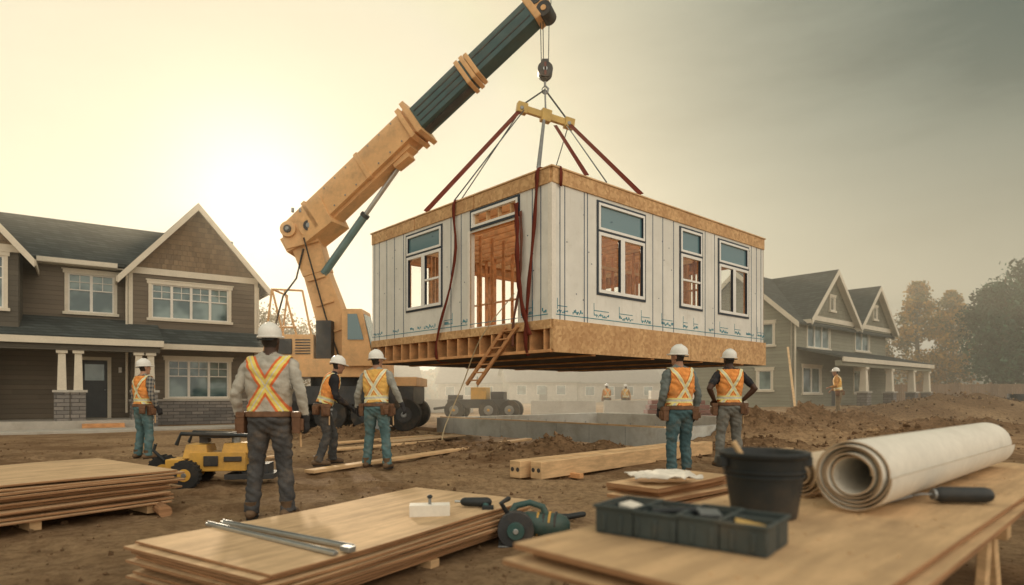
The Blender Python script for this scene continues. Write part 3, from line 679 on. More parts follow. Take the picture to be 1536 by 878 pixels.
ribbon(interp([Wd(.25,3.12,5.75),Wd(-.05,3.14,5.75),Wd(-.08,3.16,5.4),Wd(-.1,3.05,4.6),Wd(-.12,3.25,3.7),Wd(-.11,3.65,2.9),Wd(-.1,3.85,2.3),Wd(-.02,3.86,1.99),Wd(.3,3.86,1.98)]),.12,'strap_red')
ribbon(interp([Wd(.25,.32,5.75),Wd(-.06,.33,5.75),Wd(-.08,.36,5.3),Wd(-.1,.42,4.5),Wd(-.12,.52,3.6),Wd(-.11,.62,2.8),Wd(-.1,.66,2.2),Wd(-.02,.66,1.99)]),.12,'strap_red')
ribbon(interp([Wd(-.05,1.0,5.2),Wd(-.09,.92,4.6),Wd(-.14,.85,3.8),Wd(-.13,.72,3.0),Wd(-.11,.52,2.4)]),.15,'strap_red')
ribbon(interp([Wd(-.05,.86,5.0),Wd(-.1,.78,4.3),Wd(-.13,.82,3.4),Wd(-.12,1.0,2.7),Wd(-.1,1.05,2.2)]),.09,'strap_brown')
ribbon(interp([Wd(.2,.25,5.752),Wd(.2,-.05,5.752),Wd(.2,-.055,5.35)],6),.08,'strap_red',MU)
o=m.obj('strap_ribbons',rig,inv=HK); md=o.modifiers.new('s','SOLIDIFY'); md.thickness=.008
m=MB(); hb=V((.95,18,10.45))
m.ell(hb,(.2,.13,.28),'crane_dark',16); m.cyl(hb+V((0,-.16,.03)),hb+V((0,.16,.03)),.22,'crane_dark',20); m.box(hb+V((0,0,.25)),(.28,.22,.22),'crane_dark',taper=.6)
m.cyl(hb+V((0,-.18,.03)),hb+V((0,.18,.03)),.06,'steel',10); m.box(hb+V((.0,-.17,.03)),(.06,.02,.36),'paint_red')
m.tube([hb+V((0,0,-.25)),hb+V((0,0,-.38)),hb+V((.09,0,-.47)),hb+V((.07,0,-.58)),hb+V((-.03,0,-.6)),hb+V((-.09,0,-.5))],[.035,.035,.035,.035,.028,.015],'steel_dull',8)
for a in range(10):
    a0=a/10*6.283; a1=(a+1)/10*6.283; c=V((.95,18,9.93))
    m.cyl(c+V((math.cos(a0)*.09,0,math.sin(a0)*.11)),c+V((math.cos(a1)*.09,0,math.sin(a1)*.11)),.018,'steel_dull',6)
m.obj('hook_block',rig,inv=HK)
m=MB(); TP=V((.84,18.0,12.35))
for dx in (-.1,-.04,.1): m.tube([hb+V((dx,0,.1)),TP+V((dx*1.3+.1,0,-.1))],.013,'cable',5)
m.tube([TP+V((.28,0,0)),TP+V((.3,0,2.0))],.012,'cable',5)
m.obj('hoist_cables',rig,inv=HK)
# ------------------------------------------------------------------ crane
cb=(-6.2,21.6,0); cr=empty('mobile_crane',cb)
J=V((-6.89,21,6.7)); DB=(TP-J).normalized(); LB=(TP-J).length
def bp(t,u=0,s=0):
    sd=DB.cross(V((0,0,1))).normalized(); up=sd.cross(DB); return J+DB*LB*t+up*u+sd*s
m=MB()
m.beam(bp(-.05),bp(.51),.85,.98,'crane_yellow',w1=.8,h1=.88)
for t,w,h in ((.49,.98,1.08),(.515,1.06,1.16),(.06,.95,1.06),(.30,.9,.98)): m.beam(bp(t-.008),bp(t+.008),w,h,'crane_yellow')
m.beam(bp(.0,-.1),bp(.12,-.2),.95,1.1,'crane_yellow'); m.beam(bp(.10,-.5),bp(.46,-.50),.5,.14,'crane_yellow')
for t in (.14,.2,.26,.35,.41): m.beam(bp(t,.48),bp(t+.012,.48),.3,.14,'crane_yellow'); 
m.beam(bp(.38,-.52),bp(.44,-.57),.4,.35,'crane_yellow')
for t in [.1+.05*i for i in range(8)]:
    for u in (-.36,.36): c=bp(t,u,.425); m.cyl(c,bp(t,u,.445),.03,'steel_dull',8)
m.obj('boom_base_section',cr,.04,inv=cb)
m=MB()
m.beam(bp(.515),bp(.73),.62,.76,'crane_green'); m.beam(bp(.73),bp(.975),.54,.66,'crane_green')
for u in (.39,-.39): m.beam(bp(.52,u),bp(.73,u),.3,.05,'crane_dark')
for s in (.31,-.31):
    for u in (.2,0,-.2): m.beam(bp(.53,u,s),bp(.72,u,s),.03,.05,'crane_dark')
for s in (.27,-.27):
    for u in (.15,-.15): m.beam(bp(.75,u,s),bp(.96,u,s),.03,.05,'crane_dark')
m.obj('boom_telescopic_sections',cr,.02,inv=cb)
m=MB()
for t in (.715,.735,.75): m.beam(bp(t-.007),bp(t+.007),.72,.86 if t<.74 else .78,'crane_yellow')
m.beam(bp(.965),bp(.985),.6,.78,'crane_yellow'); m.beam(bp(.985,.05),bp(1.01,-.15),.5,.6,'crane_yellow')
m.obj('boom_collars',cr,.025,inv=cb)
m=MB()
for u in (.2,-.28): m.cyl(bp(1.0,u,-.27),bp(1.0,u,.27),.22,'crane_dark',20)
m.cyl(bp(1.0,-.28,-.3),bp(1.0,-.28,.3),.08,'crane_yellow',10)
for s in (-.48,-.44): m.tube([bp(t,-.1+.05*math.sin(t*30),s) for t in [i/20 for i in range(1,10)]],.025,'rubber',6)
q0=V((-6.25,20.8,5.2)); q1=bp(.40,-.55,-.1); qm=q0.lerp(q1,.55)
m.tube([q0,qm],.13,'crane_teal',14); m.tube([qm,q1],.075,'steel',12); m.tube([qm-(q1-q0).normalized()*.12,qm],.15,'crane_dark',14)
m.cyl(q1+V((0,-.25,0)),q1+V((0,.25,0)),.1,'crane_dark',10)
m.obj('hydraulics_and_sheaves',cr,inv=cb)
m=MB()
MB0=V((-5.45,21.2,1.9)); MT=V((-6.95,21.1,6.5))
m.beam(MB0,MB0.lerp(MT,.72),.8,1.15,'crane_yellow',w1=.75,h1=.8,up=(1,0,.3)); m.beam(MB0.lerp(MT,.72),MT,.78,.85,'crane_yellow',w1=.8,h1=1.0,up=(1,0,.3))
m.box(J+V((-.1,.0,-.25)),(1.1,.9,.75),'crane_yellow',rot=Euler((0,-.25,0)))
m.box(J+V((-.42,.0,-.5)),(.5,.8,.5),'crane_yellow',rot=Euler((0,-.5,0)))
for p,r in ((J+V((.25,0,0)),.36),(J+V((-.45,0,-.1)),.26),(J+V((.35,0,.42)),.22)):
    m.cyl(p+V((0,-.55,0)),p+V((0,.55,0)),r,'crane_yellow',22); m.cyl(p+V((0,-.6,0)),p+V((0,.6,0)),r*.5,'crane_dark',14); m.cyl(p+V((0,-.62,0)),p+V((0,.6,0)),r*.25,'steel_dull',10)
for t in (.1,.3,.5,.68): c=MB0.lerp(MT,t); m.box(c+V((0,-.42,0)),(.6,.06,.08),'crane_yellow',rot=Euler((0,-.3,0)))
for i in range(3): m.cyl(J+V((-.3+.25*i,-.48,.45)),J+V((-.3+.25*i,-.48,.6)),.05,'steel_dull',8)
m.tube([MB0+V((-.2,-.5,.3)),MB0.lerp(MT,.4)+V((-.1,-.5,0)),MB0.lerp(MT,.8)+V((.0,-.52,0)),J+V((.1,-.6,-.4))],.03,'rubber',6)
m.obj('mast_and_knuckle',cr,.04,inv=cb)
m=MB()
m.bb(-7.9,-4.3,20.4,22.8,1.75,2.35,'crane_yellow'); m.bb(-7.9,-6.5,20.5,22.7,2.35,3.15,'crane_yellow'); m.bb(-6.4,-5.9,20.4,20.9,2.35,3.6,'crane_dark')
m.bb(-7.7,-7.2,20.44,20.5,2.5,3.0,'crane_dark')
for i in range(6): m.bb(-7.1,-6.6,20.47,20.5,2.5+i*.09,2.54+i*.09,'crane_dark')
cabp=[(-5.5,20.2,2.1),(-4.45,20.2,2.1),(-4.45,21.4,2.1),(-5.5,21.4,2.1),(-5.5,20.2,3.95),(-4.85,20.2,3.95),(-4.85,21.4,3.95),(-5.5,21.4,3.95)]
m.hexa(cabp,'crane_yellow'); m.obj('superstructure_and_cab',cr,.06,inv=cb)
m=MB(); m.add([(-5.3,20.18,2.95),(-4.78,20.18,2.95),(-5.0,20.18,3.78),(-5.3,20.18,3.78)],[(0,1,2,3)],'glass_blue'); m.add([(-4.52,20.3,2.6),(-4.52,21.3,2.6),(-4.80,21.3,3.8),(-4.80,20.3,3.8)],[(0,1,2,3)],'glass_blue')
o=m.obj('cab_glass',cr,inv=cb,smooth=False); md=o.modifiers.new('s','SOLIDIFY'); md.thickness=.02; md.offset=1
m=MB()
for a,b_ in (((-7.9,20.6,4.65),(-6.9,20.6,4.6)),((-7.9,20.6,4.65),(-8.2,20.6,2.3)),((-7.5,20.6,4.63),(-6.9,20.6,2.4)),((-7.9,20.6,4.65),(-7.35,20.6,2.4)),((-6.9,20.6,4.6),(-6.6,20.6,3.1)),((-8.1,20.6,3.4),(-7.1,20.6,3.4)),((-7.9,22,4.65),(-8.2,22,2.3)),((-7.9,20.6,4.65),(-7.9,22,4.65))): m.tube([a,b_],.035,'crane_yellow',7)
m.tube([(-7.6,20.5,2.5),(-7.7,20.4,3.5),(-7.5,20.5,4.4),(-7.1,20.6,5.0),(-6.9,20.7,6.0)],.03,'rubber',6)
m.obj('access_frame',cr,inv=cb)
m=MB()
m.bb(-8.6,-3.2,20.3,22.9,.85,1.45,'crane_dark'); m.cyl((-5.9,21.6,1.45),(-5.9,21.6,1.75),1.0,'crane_dark',28); m.bb(-3.9,-3.1,20.3,22.9,1.45,1.75,'crane_yellow')
for x in (-8.0,-4.2): m.bb(x-.15,x+.15,19.4,20.4,.9,1.15,'crane_yellow'); m.bb(x-.1,x+.1,19.45,19.65,.1,1.0,'steel_dull'); m.bb(x-.35,x+.35,19.25,19.85,.02,.1,'steel_dull')
for x in (-7.3,-5.9,-4.7,-3.5):
    for y0,y1 in ((20.25,20.65),(22.5,22.9)):
        m.cyl((x,y0,.52),(x,y1,.52),.53,'rubber',26); m.cyl((x,y0-.02,.52),(x,y0+.1,.52),.27,'crane_dark',16); m.cyl((x,y0-.04,.52),(x,y0+.1,.52),.1,'steel_dull',10)
m.obj('carrier_and_wheels',cr,.02,inv=cb)
# ------------------------------------------------------------------ foundation
fd=empty('concrete_foundation',(3.65,14.8,0),math.atan2(.667,.745)); m=MB()
Lf,Wf,hf=8.2,9.4,.38
m.bb(0,.28,0,Wf,-.5,hf,'concrete'); m.bb(.28,Lf,0,.28,-.5,hf-.003,'concrete'); m.bb(.28,Lf,Wf-.28,Wf,-.5,hf-.003,'concrete'); m.bb(Lf,Lf+.28,0,Wf,-.5,hf,'concrete')
m.bb(.06,.2,.1,Wf-.1,hf,hf+.04,'wood_lumber')
for i in range(1,8): m.bb(-.006,-.001,i*1.2,i*1.2+.012,-.3,hf-.01,'steel_dull')
m.obj('stem_walls',fd,.015)
m=MB()
for i in range(12): m.cyl((.13,.4+i*.75,hf),(.13,.4+i*.75,hf+.09),.012,'steel_dull',6)
m.obj('anchor_bolts',fd)
# ------------------------------------------------------------------ loose timber
def lumber(name,p0,p1,w,h,mt='wood_lumber'):
    m=MB(); m.beam(p0,p1,w,h,mt)
    return m.obj(name,None,.008)
bm_=empty('laminated_beam_pair',(0.15,8.6,0)); d=V((.69,.724,0)); sdv=V((.724,-.69,0))
for i,(o_,L_) in enumerate(((-.15,5.0),(.13,5.1))):
    m=MB(); p=V((.15,8.6,.15))+sdv*o_+d*(.12*i); m.beam(p,p+d*L_,.2,.24,'wood_lumber')
    for k in (-.05,.05):
        c=p-d*.004+sdv*k; m.cyl(c,c+d*.02,.034,'interior_dark',14)
    m.obj('beam',bm_,.02,inv=(.15,8.6,0))
m=MB(); 
for t in (.8,4.0): q=V((.15,8.6,.03))+d*t; m.beam(q-sdv*.4,q+sdv*.4,.09,.07,'wood_orange')
m.obj('bearers',bm_,.004,inv=(.15,8.6,0))
lumber('long_plank',(-2.95,9.1,.07),(.4,15.0,.12),.2,.05)
lumber('plank',(-3.6,12.6,.08),(-1.7,14.6,.10),.25,.04)
lumber('plank',(-4.1,14.2,.08),(-2.1,16.6,.10),.25,.04)
lumber('plank',(-2.9,14.4,.10),(-1.4,16.4,.12),.5,.03,'wood_ply')
lumber('plank',(4.3,11.2,.07),(5.6,12.6,.1),.14,.04)
lumber('plank',(-5.4,9.6,.06),(-4.2,11.4,.07),.12,.04)
def stack(name,corner,ax,ay,L_,W_,z0,n,th,top='wood_ply',jit=.03,seed=0,gap=.004):
    rn=random.Random(seed); e=empty(name,(corner[0],corner[1],0)); ax=V((*ax,0)).normalized(); ay=V((*ay,0)).normalized(); ang=math.atan2(ax.y,ax.x)
    e.rotation_euler=(0,0,ang); sg=1 if ax.cross(ay).z>0 else -1; z=z0; m=MB()
    for i in range(n):
        k=jit*(1.8 if i<n-1 else .2); dx=rn.uniform(-k,k);dy=rn.uniform(-k,k)*.7; rot=rn.uniform(-.012,.012) if i<n-1 else 0; t=th*rn.uniform(.85,1.15)
        nx_=14; vs=[];fs=[]; ph=rn.uniform(0,6); am=.009
        for a in range(nx_+1):
            for yy in (0,W_):
                for zz in (0,t):
                    X=a*L_/nx_; w=am*math.sin(X*2.2+ph+yy)
                    vs.append((X+dx+rot*yy,sg*yy+dy-rot*X,z+zz+w*(i/n)))
        mm=[]
        for a in range(nx_):
            b_=a*4; fs+=[(b_+1,b_+5,b_+7,b_+3),(b_,b_+2,b_+6,b_+4),(b_,b_+4,b_+5,b_+1),(b_+2,b_+3,b_+7,b_+6)]; mm+=[top,top,'wood_edge','wood_edge']
        fs+=[(0,1,3,2),(nx_*4,nx_*4+2,nx_*4+3,nx_*4+1)]; mm+=['wood_edge','wood_edge']
        m.add(vs,fs,mm); z+=t+gap+am*.5
    m.obj('sheets',e,.002,seg=1)
    m=MB()
    for k in (.25,L_/2,L_-.25): m.bb(k-.045,k+.045,min(0,sg*W_),max(0,sg*W_),z0-.09,z0-.002,'wood_lumber')
    m.obj('dunnage',e,.004)
    return e,z
stack('plywood_stack',(-2.33,3.86),(1.40,2.22),(.81,-1.03),2.62,1.31,.07,9,.017,'wood_ply',.03,1)
stack('plywood_stack',(-3.45,6.45),(-.57,-.82),(-.82,.57),2.44,1.85,.10,11,.020,'wood_ply',.05,2,.006)
m=MB(); m.tube([(-4.6,7.6,.06),(-3.35,6.05,.06)],.06,'wood_edge',14); m.obj('cardboard_tube')
stack('plywood_stack',(1.0,4.3),(.728,.685),(-.685,.728),1.0,.45,.25,8,.03,'wood_ply2',.04,5)
m=MB(); vs=[];fs=[]; n=18
for i in range(n):
    for j in range(n):
        x=1.12+ (i/n-.5)*.5; y=4.62+(j/n-.5)*.4; vs.append((x+.04*noise.noise(V((i*.3,j*.3,0))),y+.04*noise.noise(V((i*.3,j*.3,5))),.60+.05*abs(noise.noise(V((i*.25,j*.3,2))))))
for i in range(n-1):
    for j in range(n-1): fs.append((i*n+j,(i+1)*n+j,(i+1)*n+j+1,i*n+j+1))
m.add(vs,fs,'cloth_white'); o=m.obj('dust_cloth',None,angle=180); md=o.modifiers.new('s','SOLIDIFY'); md.thickness=.006
# ------------------------------------------------------------------ work table
wt=empty('plywood_work_table',(.703,1.36,0),math.atan2(.685,.728)); m=MB()
TL=4.3; TWd=1.02
for i,(dx,dy,dz) in enumerate(((0,0,.68),(.05,-.04,.655),(-.03,.03,.63))):
    for (l0,l1) in ((0,2.44),(2.446,TL)):
        m.box(((l0+l1)/2+dx,TWd/2+dy,dz+.01),(l1-l0,TWd,.02),'wood_ply2',side='wood_edge',rot=Euler((0,0,.006*i)))
m.obj('sheets',wt,.002,seg=1); m=MB()
for x in (.5,2.2,3.8):
    m.bb(x-.045,x+.045,.02,TWd-.02,.53,.625,'wood_lumber')
    for s_ in (-1,1):
        for y in (.1,TWd-.1): m.beam((x+s_*.05,y,.55),(x+s_*.25,y,0.0),.04,.09,'wood_lumber')
m.obj('sawhorses',wt,.004)
m=MB(); rn=random.Random(8)
for i in range(160):
    lx=rn.uniform(.1,3.2); ly=rn.uniform(.05,.98); p=V((.703,1.36,.7035))+V((.728,.685,0))*lx+V((-.685,.728,0))*ly; a=rn.random()*6.28; l=rn.uniform(.004,.018)
    m.beam(p,p+V((math.cos(a)*l,math.sin(a)*l,.002)),.004,.003,'wood_lumber')
m.obj('wood_shavings')
def roll(name,p0,p1,r0,r1,turns,mt,th=.006):
    p0=V(p0);p1=V(p1); d=(p1-p0).normalized(); sd=V((d.y,-d.x,0)); up=V((0,0,1)); m=MB(); n=int(turns*36)
    vs=[];fs=[];mm=[]
    for q in (p0,p1):
        for i in range(n+1):
            t=i/n; a=t*turns*2*math.pi; r=r0+(r1-r0)*t
            ext=.018*math.sin(a*.5+1)+.006*math.sin(a*2.3) if q is p0 else 0
            for rr in (r,r-th):
                vs.append(q+d*ext+sd*math.cos(a)*rr+up*(math.sin(a)*rr*.97))
    K=2*(n+1)
    for i in range(n):
        a=2*i; fs+=[(a,a+2,K+a+2,K+a),(a+1,K+a+1,K+a+3,a+3),(a,a+1,a+3,a+2),(K+a,K+a+2,K+a+3,K+a+1)]; mm+=[mt,mt,'paper_edge','paper_edge']
    m.add(vs,fs,mm); fs2=[(2*n,K+2*n,K+2*n+1,2*n+1),(0,1,K+1,K)]; b_=len(m.v)-len(vs)
    m.f+= [[b_+k for k in f_] for f_ in fs2]; m.m+=[m.mi('paper_edge')]*2
    return m.obj(name,None,angle=50)
roll('paper_roll',(1.42,2.62,.861),(3.28,4.33,.861),.075,.158,5,'paper_white')
roll('paper_roll',(1.38,3.02,.812),(2.95,4.5,.812),.04,.108,4,'paper_tan')
bk=empty('rubber_bucket',(1.03,2.56,.70)); m=MB()
prof=[(.0,.005),(.125,.005),(.128,.02),(.16,.24),(.163,.24),(.176,.25),(.178,.262),(.172,.268),(.158,.262),(.150,.23),(.12,.03),(0,.03)]
N=40; vs=[];fs=[]
for r,z in prof:
    for k in range(N): a=k/N*2*math.pi; vs.append((r*math.cos(a),r*math.sin(a),z))
for i in range(len(prof)-1):
    for k in range(N): fs.append((i*N+k,i*N+(k+1)%N,(i+1)*N+(k+1)%N,(i+1)*N+k))
m.add(vs,fs,'plastic_black'); m.obj('shell',bk)
m=MB()
for z,r in ((.19,.157),(.17,.154)):
    m.tube([(r*math.cos(a/30*6.2832),r*math.sin(a/30*6.2832),z) for a in range(31)],.005,'plastic_black',6)
for s_ in (-1,1): m.box((s_*.172,0,.225),(.03,.06,.04),'plastic_black')
m.tube([(.182*math.cos(t),.186*math.sin(t),.225-.03*math.sin(t)) for t in [i/16*math.pi for i in range(17)]],.0045,'steel_dull',6)
m.cyl((.03,.02,.05),(-.10,.07,.30),.012,'wood_lumber',8)
m.obj('handle_and_ribs',bk,.003)
ty=empty('tool_organizer_tray',(.30,2.26,.702),math.atan2(-.365,.467)); m=MB()
tl,tw,th_=.60,.24,.085; t=.008
def bin_(x0,x1,y0,y1,z1):
    m.bb(x0,x1,y0,y1,0,.006,'plastic_tray')
    for (a0,a1,b0,b1) in ((x0,x1,y0,y0+t),(x0,x1,y1-t,y1),(x0,x0+t,y0+t,y1-t),(x1-t,x1,y0+t,y1-t)): m.bb(a0,a1,b0,b1,.006,z1,'plastic_tray')
    m.bb(x0-.008,x1+.008,y0-.008,y0+.004,z1,z1+.012,'plastic_tray'); m.bb(x0-.008,x1+.008,y1-.004,y1+.008,z1,z1+.012,'plastic_tray')
    m.bb(x0-.008,x0+.004,y0+.004,y1-.004,z1,z1+.012,'plastic_tray'); m.bb(x1-.004,x1+.008,y0+.004,y1-.004,z1,z1+.012,'plastic_tray')
xx=[0,.15,.31,.45,.60]
for i in range(4):
    if i in (1,3):
        bin_(xx[i]+.002,xx[i+1]-.002,0,.115,th_); bin_(xx[i]+.002,xx[i+1]-.002,.125,tw,th_)
    else: bin_(xx[i]+.002,xx[i+1]-.002,0,tw,th_+.004)
for i in range(9): m.bb(.03+i*.065,.045+i*.065,-.006,-.0005,.01,.07,'plastic_tray')
m.obj('bins',ty,.003)
m=MB(); rn=random.Random(2)
for i in range(46):
    k=rn.choice([0,1,2,3]); x=rn.uniform(xx[k]+.03,xx[k+1]-.04); y=rn.uniform(.03,tw-.04); a=rn.random()*6.28; l=rn.uniform(.02,.05)
    m.cyl((x,y,.015+.02*rn.random()),(x+l*math.cos(a)*.5,y+l*math.sin(a)*.5,.03+.02*rn.random()),rn.uniform(.003,.006),rn.choice(['steel','steel_dull','tan_small','plastic_black']),7)
m.box((.53,.07,.075),(.10,.06,.02),'tan_small',rot=Euler((.1,.2,.4))); m.box((.36,.15,.08),(.08,.05,.03),'steel_dull',rot=Euler((.3,.1,.8))); m.box((.08,.14,.078),(.09,.06,.02),'cloth_white',rot=Euler((.1,.1,-.3)))
m.cyl((.2,.05,.09),(.33,.12,.1),.012,'plastic_black',10)
m.obj('contents',ty,.002)
pr=empty('paint_roller',(2.0,2.9,.7)); m=MB()
m.tube([(1.95,2.85,.742),(2.14,2.83,.742)],.036,'plastic_black',20,rnd=True); m.cyl((1.915,2.852,.742),(1.935,2.851,.742),.026,'steel_dull',16)
m.tube([(1.93,2.85,.742),(1.87,2.86,.742),(1.84,2.88,.73),(1.72,2.84,.712)],.005,'steel_dull',6); m.obj('roller_body',pr,inv=(2.0,2.9,.7))
pt=empty('circular_saw',(.14,4.88,0)); m=MB(); m.T=Matrix.Translation((.14,4.88,0))@Matrix.Scale(1.12,4)@Matrix.Translation((-.0,-5.1,0))
m.box((0,5.1,.03),(.44,.2,.012),'steel_dull'); m.tube([(-.02,5.15,.16),(.2,5.12,.15)],.085,'tool_green',18,rnd=True)
for i in range(4): m.tube([(.05+i*.04,5.148-i*.006,.157),(.068+i*.04,5.145-i*.006,.156)],.09,'machine_yellow' if i%2==0 else 'plastic_black',18)
m.cyl((-.1,5.0,.14),(-.1,5.09,.14),.125,'crane_dark',24); m.cyl((-.1,4.97,.14),(-.1,5.0,.14),.06,'tool_green',16); m.cyl((-.1,4.96,.14),(-.1,4.98,.14),.02,'steel',8)
m.tube([(-.15,5.1,.2),(-.1,5.12,.29),(0,5.13,.31),(.09,5.13,.28),(.12,5.13,.2)],[.03,.024,.022,.024,.03],'tool_green',12)
m.tube([(-.16,5.08,.25),(-.2,5.05,.32),(-.15,5.05,.35)],.018,'plastic_black',8,rnd=True); m.box((.18,5.12,.07),(.12,.13,.08),'plastic_black')
m.tube([(.2,5.12,.1),(.32,5.2,.03),(.4,5.35,.03),(.3,5.6,.03)],.008,'rubber',6)
m.obj('saw_body',pt,.006,inv=(.14,4.88,0))
fl=MB(); fl.tube([(.52,5.85,.05),(.68,5.98,.05)],.028,'plastic_black',14,rnd=True); fl.tube([(.45,5.79,.05),(.52,5.85,.05)],[.042,.03],'plastic_black',14); fl.obj('flashlight')
ZK=.275
bx=empty('laser_level',(-.62,4.7,ZK)); m=MB(); m.box((-.62,4.72,ZK+.052),(.30,.13,.085),'trim_white',rot=Euler((0,0,.12))); m.cyl((-.62,4.72,ZK+.09),(-.62,4.72,ZK+.14),.012,'steel_dull',8); m.ell((-.62,4.72,ZK+.15),(.022,.022,.016),'plastic_black')
m.box((-.70,4.655,ZK+.055),(.05,.004,.03),'dark_frame',rot=Euler((0,0,.12))); m.obj('case',bx,.012,inv=(-.62,4.7,ZK))
ra=empty('aluminium_rails',(-1.5,4,ZK)); m=MB()
for k,(p,q) in enumerate((((-2.12,4.36,ZK+.02),(-1.0,3.55,ZK+.02)),((-2.02,4.37,ZK+.03),(-.93,3.68,ZK+.022)))):
    m.beam(p,q,.035,.02,'steel'); m.beam(V(p)+V((0,0,.014)),V(q)+V((0,0,.014)),.008,.012,'steel_dull')
m.box((-.95,3.62,ZK+.03),(.08,.05,.03),'steel',rot=Euler((0,0,-.6))); m.obj('rails',ra,.002,inv=(-1.5,4,ZK))
gl=empty('power_drill',(-.25,4.95,ZK)); m=MB()
m.tube([(-.38,5.02,ZK+.06),(-.2,5.0,ZK+.06)],[.035,.04],'plastic_black',12,rnd=True); m.tube([(-.22,5.0,ZK+.06),(-.2,4.95,ZK+.025)],.025,'tool_green',10,rnd=True); m.cyl((-.46,5.03,ZK+.06),(-.38,5.02,ZK+.06),.012,'steel',8); m.box((-.19,4.93,ZK+.025),(.09,.07,.04),'plastic_black')
m.obj('drill_body',gl,.004,inv=(-.25,4.95,ZK))
# ------------------------------------------------------------------ yellow machine
mc=empty('trench_roller_machine',(-4.1,8.2,0)); m=MB(); MX=Matrix.Translation((-3.95,8.1,0))@Matrix.Rotation(.15,4,'Z')@Matrix.Scale(1.1,4); m.T=MX
m.box((.15,.1,.30),(.62,.42,.22),'machine_yellow'); m.box((-.1,.1,.42),(.28,.40,.16),'machine_yellow',taper=.8); m.box((.33,.1,.45),(.3,.36,.12),'machine_yellow',taper=.85)
m.box((-.28,.1,.26),(.3,.36,.14),'machine_yellow'); m.bb(-.0,.16,-.13,-.11,.25,.37,'plastic_black'); m.bb(.22,.42,-.125,-.11,.3,.36,'plastic_black')
m.obj('body',mc,.025,inv=(-4.1,8.2,0))
m=MB(); m.T=MX
for x,y,r in ((-.18,-.16,.16),(-.52,.15,.18),(-.18,.34,.16)):
    m.cyl((x,y-.055,r),(x,y+.055,r),r,'rubber',26); m.cyl((x,y-.062,r),(x,y+.062,r),r*.45,'machine_yellow',18); m.cyl((x,y-.075,r),(x,y+.06,r),r*.18,'steel_dull',10)
    for k in range(20): a=k/20*6.283; m.box((x+math.cos(a)*r,y,r+math.sin(a)*r),(.025,.1,.02),'rubber',rot=Euler((0,-a,0)))
m.box((.5,.1,.12),(.55,.44,.06),'crane_dark'); m.box((.55,.1,.2),(.3,.3,.12),'crane_dark')
m.tube([(-.3,-.1,.5),(-.25,-.1,.63),(.5,-.08,.60),(.56,-.05,.5),(.5,.0,.3)],.024,'plastic_black',10); m.tube([(-.3,.3,.5),(-.25,.3,.63),(.5,.28,.60)],.02,'plastic_black',8)
m.box((.1,.1,.60),(.34,.3,.06),'plastic_black'); m.box((-.05,.1,.56),(.1,.1,.1),'crane_dark'); m.cyl((.3,.1,.5),(.3,.1,.62),.05,'steel_dull',12)
m.tube([(-.5,.1,.3),(-.62,.1,.42),(-.6,.1,.5)],.02,'plastic_black',8)
m.obj('wheels_plate_and_frame',mc,.004,inv=(-4.1,8.2,0))
# ------------------------------------------------------------------ trailer + ladder + tag line
ct=empty('equipment_trailer',(-1.3,29,0)); m=MB(); m.T=Matrix.Translation((-1.2,29,0))@Matrix.Rotation(-.15,4,'Z')
m.bb(-1.7,1.0,-.6,.6,.55,.95,'crane_dark'); m.bb(-.6,.1,-.62,.5,.95,1.5,'machine_yellow'); m.bb(-1.7,-1.2,-.5,.5,.95,1.15,'crane_dark'); m.bb(.3,.9,-.5,.5,.95,1.3,'crane_dark')
m.beam((-1.7,0,.6),(-2.5,0,.5),.15,.12,'crane_dark'); m.beam((-.3,-.5,1.5),(-.3,-.5,2.0),.06,.06,'steel_dull')
for x in (-1.35,.25,1.2):
    m.cyl((x,-.75,.46),(x,-.4,.46),.46,'rubber',24); m.cyl((x,-.78,.46),(x,-.5,.46),.22,'steel_dull',14); m.cyl((x,.4,.46),(x,.75,.46),.46,'rubber',24); m.cyl((x,-.8,.46),(x,-.5,.46),.07,'machine_yellow',8)
m.obj('chassis_and_wheels',ct,.02,inv=(-1.3,29,0))
ld=empty('access_ladder',(0,13.1,2.5)); m=MB(); a0=V((.12,13.0,2.62)); b0=V((-.78,14.0,1.42)); off=MV*.38
for o_ in (V((0,0,0)),off): m.beam(a0+o_,b0+o_,.05,.08,'wood_ladder',up=(0,0,1))
for i in range(7): p=a0.lerp(b0,(i+.5)/7); m.beam(p,p+off,.08,.03,'wood_ladder')
m.obj('rails_and_rungs',ld,.004,inv=(0,13.1,2.5))
tg=MB(); tg.tube(interp([Wd(-.1,1.0,3.3),Wd(-.5,1.6,2.4),V((-1.1,13.9,1.4)),V((-1.45,13.6,.5)),V((-1.5,13.3,.1))],30),.012,'rope',6); tg.obj('tag_line_rope')
m=MB()
for i in range(4): m.bb(6.2+i*.1,9.6-i*.2,29+i*.05,30,.05+i*.22,.24+i*.22,'paint_red')
m.bb(6.5,8.8,29.2,29.8,.95,1.35,'trim_white'); m.obj('steel_beam_stack',None,.01)
for k,(x,y,w) in enumerate(((1.0,33,3.4),(5.0,34,3.0),(10.5,33,2.4),(-5.5,40,3.0))):
    m=MB(); p=[(x,y-.3,0),(x+w,y-.3,0),(x+w,y+.3,0),(x,y+.3,0),(x,y-.1,.85),(x+w,y-.1,.85),(x+w,y+.1,.85),(x,y+.1,.85)]; m.hexa(p,'concrete_lt'); m.bb(x,x+w,y-.32,y+.32,0,.2,'concrete_lt'); m.obj('concrete_barrier',None,.02)
m=MB()
m.cyl((27,33.5,.55),(27,33.5,1.2),.4,'plastic_black',16); m.bb(25.5,26.4,33,33.8,.5,1.0,'plastic_black'); m.tube([(29,34,.9),(31,34.6,1.1)],.3,'paper_white',12,rnd=True); m.obj('debris_pile',None,.02)
m=MB(); m.beam((11.6,25.5,.1),(13.0,29.5,3.4),.09,.05,'wood_lumber'); m.obj('leaning_board')
